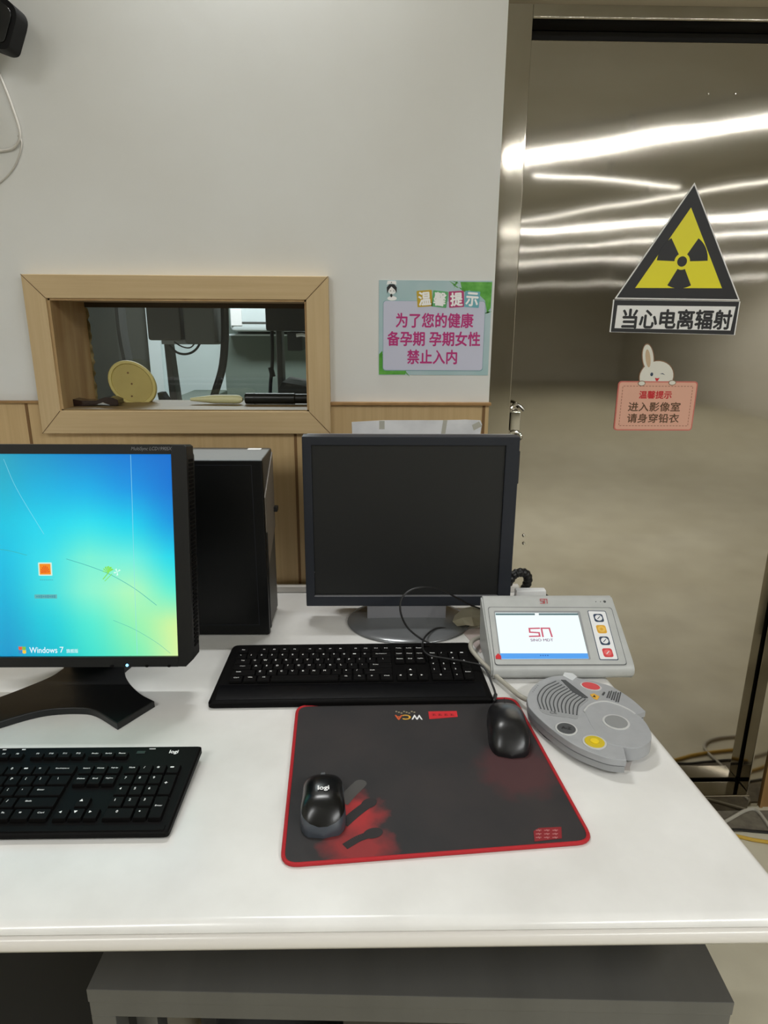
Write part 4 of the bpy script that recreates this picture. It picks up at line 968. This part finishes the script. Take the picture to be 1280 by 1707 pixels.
mg = root('wireless_mouse', 'grey and glossy black wireless mouse on the red-printed pad corner', 'mouse', (-.0615, .714, PDZ), math.radians(4))
par = dict(L=.100, W=.061, H=.034, front_h=.016, waist=.06)
obj('shell', mouse_shell(**par), mat('mouse_slate', (66, 72, 80), .38), mg, ang=60)
uf = lambda t: (.74 - .10 * math.exp(-((t - .62) / .18) ** 2) + .10 * sm(.75, 1, t)) * math.sqrt(max(.0004, 1 - max(0, (.40 - t) / .357) ** 3.0))
obj('top_cover', mouse_shell(**par, t0=.045, t1=.985, off=.0009, base=False, uf=uf), mat('cover_gloss_black', (9, 10, 11), .27), mg, ang=60)
bm = B(); lathe(bm, [(.009, -.0035), (.0105, -.0025), (.0105, .0025), (.009, .0035)], Matrix.Translation((0, .0405, .0125)) @ Matrix.Rotation(math.pi / 2, 4, 'Y'), 24); obj('scroll_wheel', bm, mat('wheel_grey', (84, 86, 88), .6), mg)
ML = Matrix.Translation((0.001, -.006, .0372)) @ Matrix.Rotation(math.radians(1), 4, 'X')
bm = B(); text(bm, 'logi', ML, height=.0098, bold=.03, lift=.0006); obj('logo_lettering', bm, M_legend, mg, smooth=False)

mb = root('wired_mouse', 'black wired mouse on the upper right of the mouse pad', 'mouse', (.2075, .875, PDZ), math.radians(-5))
par2 = dict(L=.122, W=.064, H=.036, front_h=.014, waist=.04)
obj('shell', mouse_shell(**par2), mat('mouse_black', (26, 26, 28), .3), mb, ang=60)
bm = B(); lathe(bm, [(.009, -.003), (.0105, -.002), (.0105, .002), (.009, .003)], Matrix.Translation((0, .044, .014)) @ Matrix.Rotation(math.pi / 2, 4, 'Y'), 24); obj('scroll_wheel', bm, M_cable, mb)
bm = B(); box(bm, (0, .036, .0262), (.0009, .04, .0022), 0, Matrix.Rotation(0, 4, 'X')); obj('button_split', bm, M_dark, mb, smooth=False)
P = [Zp(824, 1166, DZ + .010), Zp(826, 1158, DZ + .006), Zp(820, 1140, DZ + .016), Zp(806, 1112, DZ + .027), Zp(780, 1104, DZ + .0295), Zp(745, 1098, DZ + .031), Zp(715, 1092, DZ + .032), Zp(704, 1078, DZ + .034), Zp(710, 1060, DZ + .018),
     Zp(730, 1047, DZ + .014), Zp(760, 1050, DZ + .006), Zp(785, 1041, DZ + .005), Zp(806, 1031, DZ + .004)]
bm = B(); tube(bm, P, .0019, 8); obj('cord', bm, M_cable, mb, world=True)
bm = B(); tube(bm, [P[0] + Vector((0, -.004, -.001)), P[0], P[1]], .0032, 8); obj('cord_sleeve', bm, M_cable, mb, world=True)

# black cable looping up in front of the dark monitor
lc = root('looped_cable', 'thin black cable standing in a loop in front of the dark monitor', 'cable', (.08, 1.12, DZ))
P = [Yp(730, 1078, 1.148), Yp(705, 1067, 1.15), Yp(680, 1047, 1.15), Yp(668, 1022, 1.152), Yp(669, 999, 1.16), Yp(684, 984, 1.17), Yp(708, 978.5, 1.18), Yp(735, 983, 1.20), Yp(762, 997, 1.225), Yp(785, 1009, 1.245), Yp(805, 1016, 1.26)]
bm = B(); tube(bm, P, .0019, 8); obj('cable', bm, M_cable, lc, world=True)

# ------------------------------------------------------------------ grey touch-screen console
tb = root('control_console', 'grey sloping control console with lit white screen', 'console', (.335, 1.03, DZ))
tx0, tx1 = .2085, .4655
prof = [(1.045, .0015), (1.034, .006), (1.030, .014), (1.031, .022), (1.036, .029), (1.046, .0355), (1.166, .0985), (1.172, .1012), (1.178, .100), (1.180, .094), (1.165, .012), (1.155, .0015)]
bm = B(); loft(bm, [[(x, y, DZ + z) for y, z in prof] for x in (tx0 + .002, tx1 - .002)])
bmesh.ops.bevel(bm, geom=[e for e in bm.edges if abs(e.verts[0].co.x - e.verts[1].co.x) < 1e-6], offset=.003, segments=2, affect='EDGES')
obj('housing', bm, M_grey, tb, world=True, ang=45)
p0 = Vector((.335, 1.046, DZ + .0355)); vdir = Vector((0, .120, .063)).normalized(); nrm = Vector((1, 0, 0)).cross(vdir).normalized()
MTb = frame(p0, (1, 0, 0), vdir); iTb = MTb.inverted()
def tp(x, y, s=4.5714, ox=790, oy=980): v = iTb @ PLp(ox + x / s, oy + y / s, p0, nrm); return (v.x, v.y)
def quad(name, P, h, mt, r=.001, par=tb, z0=0.0, bev=0.0):
    bm = B(); prism(bm, round_poly([tp(*p) for p in P][::-1], r, 4), h, MTb, bev, z0); return obj(name, bm, mt, par, world=True)
quad('panel_groove', ((105, 145), (1048, 150), (1168, 588), (160, 590)), .0003, M_slot, .006)
quad('face_panel', ((109, 149), (1045, 154), (1163, 584), (164, 586)), .0006, M_grey, .006)
quad('screen_bezel', ((150, 176), (805, 178), (890, 548), (196, 550)), .0009, M_grey2, .003)
scs = quad('screen', ((160, 192), (788, 194), (874, 542), (206, 546)), .0012, emit_mat('panel_white', (232, 248, 248), .98), .0008)
quad('status_bar', ((162, 197), (790, 197), (793, 211), (165, 211)), .0014, glow('bar_grey', (96, 120, 124), .8), .0002)
quad('status_tab', ((462, 195), (492, 195), (493, 212), (463, 212)), .0016, glow('tab_white', (240, 245, 245), .9), .0002)
quad('task_bar', ((200, 502), (864, 502), (873, 542), (206, 545)), .0014, glow('bar_blue', (86, 160, 236), .9), .0002)
bm = B(); u, v = tp(535, 519); 
for k in range(4): flat(bm, rrect(.0022, .0022, .0003, 1, u - .0065 + k * .0042, v), MTb, .0016)
obj('bar_print', bm, glow('bar_text', (50, 100, 180), .8), scs, world=True, smooth=False)
def TT(bm, s, x, y, x1, y1, h, **k):
    a, b = tp(x, y), tp(x1, y1); text(bm, s, MTb, width=abs(b[0] - a[0]), height=h, cx=(a[0] + b[0]) / 2, cy=(a[1] + b[1]) / 2, **k)
bm = B()
def block(pts, wd=.0032):
    Pq = [tp(*p) for p in pts]
    for a, b in zip(Pq, Pq[1:]):
        a, b = Vector(a), Vector(b); d = (b - a).normalized() * wd * .5; n = Vector((-d.y, d.x)); flat(bm, [a - d + n, b + d + n, b + d - n, a - d - n], MTb, .0018)
block(((495, 312), (420, 314), (424, 342), (494, 346), (500, 372), (424, 374))); block(((524, 374), (512, 312), (572, 312), (592, 374)))
obj('screen_logo', bm, glow('logo_rose', (206, 100, 120), .85), scs, world=True, smooth=False)
bm = B(); TT(bm, 'SINO MDT', 430, 402, 602, 402, .0058, bold=.02, lift=.0018); obj('screen_lettering', bm, glow('text_mauve', (150, 110, 140), .8), scs, world=True, smooth=False)
bm = B()
block(((530, 90), (503, 90), (505, 104), (528, 106), (530, 122), (505, 122)), .0013); block(((536, 122), (534, 90), (554, 90), (557, 122)), .0013)
obj('brand_mark', bm, mat('mark_red', (186, 60, 66), .5), tb, world=True, smooth=False)
quad('red_house_sticker', ((163, 523), (182, 502), (206, 522), (208, 546), (166, 544)), .0016, M_redink, .0003)
quad('button_strip_edge', ((862, 174), (1002, 178), (1102, 553), (956, 551)), .0009, M_navy, .003)
quad('button_strip', ((868, 179), (998, 183), (1095, 547), (960, 546)), .0012, M_lbl, .0025)
for (x, y), mt in zip(((948, 232), (970, 318), (994, 406), (1018, 497)), (M_navy, M_amber, M_navy, M_red)):
    u, v = tp(x, y); bm = B(); prism(bm, rrect(.0175, .0185, .004, 4, u, v), .0017, MTb, .0004); bt2 = obj('button', bm, mt, tb, world=True)
    bm = B(); lathe(bm, [(.0066, .0014), (.0066, .0019)], MTb @ Matrix.Translation((u, v, 0)), 24); bi = obj('button_icon', bm, M_lbl if mt == M_navy else mat('icon_light', (236, 192, 96) if mt == M_amber else (232, 108, 108), .5), bt2, world=True)
    bm = B(); stroke(bm, [(u - .003, v - .003), (u + .003, v + .003)], .0014, MTb, .0021) if mt != M_amber else lathe(bm, [(.003, .0018), (.003, .0021)], MTb @ Matrix.Translation((u, v, 0)), 14)
    obj('icon_mark', bm, mt if mt != M_red else M_lbl, bt2, world=True, smooth=False)
bm = B()
for x, y, r in ((928, 106, .0009), (963, 106, .0009), (995, 105, .0026)): u, v = tp(x, y); lathe(bm, [(r, 0), (r, .0006)], MTb @ Matrix.Translation((u, v, 0)), 14)
obj('indicator_hole', bm, M_slot, tb, world=True)
for x in (tx0 + .03, tx1 - .03): bm = B(); bx(bm, x - .015, x + .015, 1.06, 1.13, DZ, DZ + .0025); obj('rubber_foot', bm, M_cable, tb, world=True)

# ------------------------------------------------------------------ grey round hand control
dc = root('round_hand_control', 'flat round grey hand control with coloured buttons beside the black mouse', 'hand control', (.335, .885, DZ))
TZ = DZ + .030
def dq(x, y, z=TZ): q = Zp(860 + x / 5.3333, 1110 + y / 5.3333, z); return (q.x, q.y)
ring_px = [(95, 290), (130, 210), (200, 140), (300, 97), (400, 85), (480, 90), (600, 115), (750, 150), (850, 182), (960, 245), (1060, 318), (1152, 402)]
notch = [(1060, 432), (1000, 392), (900, 347), (800, 320), (720, 326), (645, 358), (602, 408)]
low = [(640, 430), (800, 560), (960, 735)]
fr_px = [(982, 838), (850, 826), (720, 788), (560, 722), (420, 638), (280, 530), (180, 440), (110, 362)]
def dense(P, k=4):
    out = []
    for i, p in enumerate(smooth_path([(a[0], a[1], 0) for a in P], k)): out.append((p.x, p.y))
    return out
O1 = [dq(*p) for p in dense(ring_px)] + [dq(*p) for p in dense(notch)] + [dq(*p) for p in low] + [dq(*p) for p in dense(fr_px)]
O1 = O1[::-1]
def sgn(P): return sum(P[i - 1][0] * P[i][1] - P[i][0] * P[i - 1][1] for i in range(len(P)))
if sgn(O1) < 0: O1 = O1[::-1]
MZ = frame((0, 0, 0), (1, 0, 0), (0, 1, 0))
bm = B(); prism(bm, O1, TZ, None, .0012, z0=TZ - .010); obj('upper_shell', bm, M_discg, dc, world=True)
cd = sum((Vector(p) for p in O1), Vector((0, 0))) / len(O1)
ins = lambda P, k: [tuple(cd + (Vector(p) - cd) * k) for p in P]
bm = B(); prism(bm, ins(O1, .972), TZ - .0098, None, 0, z0=DZ + .009); obj('seam_band', bm, M_slot, dc, world=True)
O2 = ins(O1, .985)
bm = B(); prism(bm, O2, TZ - .0125, None, .001, z0=DZ + .008); obj('lower_shell', bm, M_grey2, dc, world=True)
bm = B(); prism(bm, ellip(.068, .080, 40, cd.x - .012, cd.y), DZ + .009, None, 0, z0=DZ + .0004); obj('base_pad', bm, M_cable, dc, world=True)
# inner lobe, a little lower than the shell
lob = [(602, 405), (645, 356), (720, 328), (800, 322), (900, 349), (1000, 394), (1105, 462), (1170, 540), (1202, 620), (1190, 682), (1120, 728), (1040, 742), (960, 735), (800, 690), (680, 560)]
LZ = TZ - .003
O3 = [dq(x, y + 8, LZ) for x, y in dense(lob + [lob[0]], 4)[:-1]]
if sgn(O3) < 0: O3 = O3[::-1]
bm = B(); prism(bm, O3, LZ + .0036, None, .0012, z0=DZ + .010); obj('inner_lobe', bm, M_discg, dc, world=True)
c3 = sum((Vector(p) for p in O3), Vector((0, 0))) / len(O3)
TOPZ = LZ + .0036
bm = B(); stroke_pts = [(*dq(x, y), TZ + .0006) for x, y in notch]; tube(bm, stroke_pts, .0014, 8); obj('lobe_lip', bm, M_ring, dc, world=True)
def dbtn(name, x, y, rx, mt, oval=1.0, rot=0, z=TZ, ring_m=M_ring, h=.002, lbl=None):
    u, v = dq(x, y, z); q = root  # noqa
    bm = B(); prism(bm, ellip(rx * 1.2, rx * 1.2 * oval, 32, u, v, rot), z + .0012, None, .0004, z0=z - .002); o1 = obj(name + '_ring', bm, ring_m, dc, world=True)
    bm = B(); prism(bm, ellip(rx, rx * oval, 32, u, v, rot), z + h, None, .0006, z0=z - .002); return obj(name, bm, mt, dc, world=True, label=lbl), u, v
dbtn('push_button', 665, 185, .0145, M_red, .72, -.5, lbl='red oval push button')
dbtn('push_button', 447, 563, .0135, M_slot, 1, 0, lbl='dark grey round push button'); 
_, u, v = dbtn('push_button', 698, 682, .0140, M_yel, 1, 0, lbl='yellow round push button')
bm = B(); lathe(bm, [(.006, 0), (.006, .0015), (.003, .002)], Matrix.Translation((u, v, TZ + .0018)), 18); obj('push_mark', bm, mat('bright_yellow', (236, 206, 40), .35), dc, world=True)
dbtn('push_button', 890, 503, .0165, mat('mid_grey_pad', (140, 142, 142), .45), 1, 0, TOPZ, lbl='large mid-grey round push button')
u, v = dq(447, 563); bm = B(); text(bm, 'A-Z', frame((0, 0, 0), (1, -.25, 0), (.25, 1, 0)), height=.006, cx=0, cy=0, bold=.02, lift=0); bm.transform(Matrix.Translation((u, v, TZ + .0023))); obj('push_lettering', bm, M_blk, dc, world=True, smooth=False)
bm = B(); P = [dq(*p) for p in ((658, 258), (690, 248), (742, 276), (722, 304), (690, 292))]; P = P if sgn(P) > 0 else P[::-1]; prism(bm, P, TZ + .0009, None, 0, z0=TZ - .001); obj('warning_label', bm, M_amber, dc, world=True, smooth=False)
bm = B(); P = [dq(*p) for p in ((680, 280), (698, 264), (708, 284))]; P = P if sgn(P) > 0 else P[::-1]; prism(bm, P, TZ + .0012, None, 0, z0=TZ); obj('warning_mark', bm, M_black_ink, dc, world=True, smooth=False)
# curved vent ribs
bm = B(); rec = [(205, 225), (290, 150), (385, 125), (510, 195), (640, 290), (610, 330), (560, 380), (548, 470), (470, 462), (300, 440), (215, 400), (190, 310)]
P = [dq(*p) for p in dense(rec + [rec[0]], 3)[:-1]]; P = P if sgn(P) > 0 else P[::-1]
prism(bm, P, TZ + .0004, None, 0, z0=TZ - .001); obj('vent_panel', bm, mat('vent_grey', (150, 152, 154), .45), dc, world=True, smooth=False)
bm = B()
for k in range(11):
    f = k / 10
    L3 = lambda A_, B_: (A_[0] + (B_[0] - A_[0]) * f, A_[1] + (B_[1] - A_[1]) * f)
    s_, m1, m2, e_ = L3((355, 138), (615, 300)), L3((245, 195), (560, 345)), L3((193, 285), (545, 390)), L3((222, 385), (540, 440))
    tube(bm, [(*dq(*p), TZ + .0004) for p in (s_, m1, m2, e_)], .0009, 6, k=6)
obj('vent_slots', bm, M_slot, dc, world=True)
bm = B(); P = [dq(*p) for p in ((400, 128), (440, 130), (640, 285), (610, 292), (500, 232))]; P = P if sgn(P) > 0 else P[::-1]; prism(bm, P, TZ + .0012, None, 0, z0=TZ); obj('vent_ridge', bm, M_slot, dc, world=True, smooth=False)
bm = B()
for k in range(6): tube(bm, [(*dq(830 + k * 20, 228 + k * 3 - (k % 2) * 6), TZ + .0002), (*dq(808 + k * 20, 285 + k * 9 - (k % 2) * 6), TZ + .0002)], .0010, 6, sm=False)
tube(bm, [(*dq(785, 238), TZ + .0002), (*dq(770, 262), TZ + .0002)], .0016, 6, sm=False); obj('speaker_slots', bm, M_slot, dc, world=True)
u, v = dq(330, 418); bm = B(); text(bm, 'CE', frame((u, v, TZ), (1, .05, 0), (-.05, 1, 0)), height=.0062, bold=.0, lift=.0008); obj('mark_lettering', bm, M_slot, dc, world=True, smooth=False)
bm = B()
for k in range(5): q = dq(150 + k * 11, 232 - k * 14); flat(bm, rrect(.0016, .0016, .0003, 1, *q), None, TZ + .0004)
obj('edge_print', bm, M_slot, dc, world=True, smooth=False)
u, v = dq(495, 100); bm = B(); prism(bm, [dq(*p) for p in ((430, 62), (415, 90), (500, 135), (542, 98), (500, 68))][::1], TZ + .0012, None, .0004, z0=TZ - .004); obj('clear_sticker', bm, mat('clear_plastic', (214, 218, 220), .15), dc, world=True)
P = [Zp(880, 1167, DZ + .018), Zp(866, 1160, DZ + .016), Zp(848, 1145, DZ + .012), Zp(825, 1125, DZ + .012), Zp(800, 1100, DZ + .020), Zp(786, 1083, DZ + .024), Zp(785, 1072, DZ + .024), Zp(793, 1065, DZ + .020), Zp(806, 1060, DZ + .012), Zp(822, 1050, DZ + .010)]
bm = B(); tube(bm, P, .0042, 12); obj('cord', bm, M_cableg, dc, world=True)

# ------------------------------------------------------------------ small things behind the console
bm = B(); c0 = [Zp(862, 1003, DZ + .06), Zp(868, 978, DZ + .075), Zp(878, 962, DZ + .085)]
P = [Vector((.300, 1.335, .835)), Vector((.330, 1.345, .868)), Vector((.362, 1.36, .868)), Vector((.366, 1.365, .84)), Vector((.34, 1.37, .80)), Vector((.315, 1.375, .765))]
P = [Yp(846, 973, 1.335), Yp(858, 957, 1.34), Yp(874, 955, 1.345), Yp(880, 966, 1.35), Yp(872, 985, 1.355), Yp(856, 1003, 1.36), Yp(846, 1016, 1.36)]
cw = root('wrapped_cable', 'thick black spiral-wrapped cable bending behind the dark monitor', 'cable', (P[-1].x, P[-1].y, DZ))
P.append(Vector((P[-1].x, P[-1].y, DZ + .011)))
bm = B(); tube(bm, P, lambda t: .0095 + .0008 * math.sin(t * 120), 14, k=14); obj('wrap', bm, M_cable, cw, world=True)
bm = B(); tube(bm, [Yp(878, 983, 1.38), Yp(892, 985, 1.36), Yp(908, 991, 1.33), Yp(918, 1000, 1.31), Vector((.40, 1.30, DZ + .004))], .0028, 8)
obj('console_cable', bm, M_cable, label='thin black cable passing behind the grey console', cat='cable')
a = Yp(868, 989, 1.31); b = Yp(911, 989, 1.31)
bm = B(); bx(bm, a.x - .01, b.x, 1.31, 1.33, DZ + .0, Yp(890, 985, 1.31).z, .003); obj('white_adapter', bm, M_lbl, label='small white block half hidden behind the grey console', cat='adapter')
# crumpled translucent wrapper between the monitor base and the console
random.seed(11); bm = B()
WP = [[(758, 1026), (772, 1014), (790, 1010), (806, 1018)], [(754, 1036), (770, 1030), (786, 1028), (806, 1030)], [(762, 1044), (776, 1042), (790, 1044), (806, 1042)]]
HZ = [[.016, .033, .038, .026], [.017, .032, .034, .024], [.0145, .017, .016, .008]]
V = [[bm.verts.new(Zp(*p, DZ + h)) for p, h in zip(r, hr_)] for r, hr_ in zip(WP, HZ)]
for r0, r1 in zip(V, V[1:]):
    for j in range(3): bm.faces.new((r0[j], r0[j + 1], r1[j + 1], r1[j]))
ext = bmesh.ops.solidify(bm, geom=bm.faces[:], thickness=.001)
obj('crumpled_wrapper', bm, mat('wrapper_cream', (214, 208, 184), .3), label='crumpled cream plastic wrapper beside the dark monitor base', cat='wrapper', smooth=False)
bm = B(); P = [Zp(*p, DZ + .0012) for p in ((770, 1052), (808, 1044), (822, 1075), (800, 1088))]
bx_ = [(p.x, p.y) for p in P]; bx_ = bx_ if sgn(bx_) > 0 else bx_[::-1]; prism(bm, bx_, DZ + .0010, None, 0, z0=DZ + .0002); obj('paper_scrap', bm, mat('scrap_mauve', (190, 176, 172), .6), label='greyish paper scrap under the mouse cord beside the console', cat='paper', smooth=False)
P = [Zp(*p, DZ + .001) for p in ((1036, 1284), (1050, 1284), (1050, 1278), (1054, 1268), (1040, 1272))]
bx_ = [(p.x, p.y) for p in P]; bx_ = bx_ if sgn(bx_) > 0 else bx_[::-1]
bm = B(); prism(bm, bx_, DZ + .0006, None, 0, z0=DZ + .0001); obj('tape_scrap', bm, mat('tape_clear_grey', (205, 198, 194), .2), label='clear tape scrap on the desk at the hand control tip', cat='tape', smooth=False)
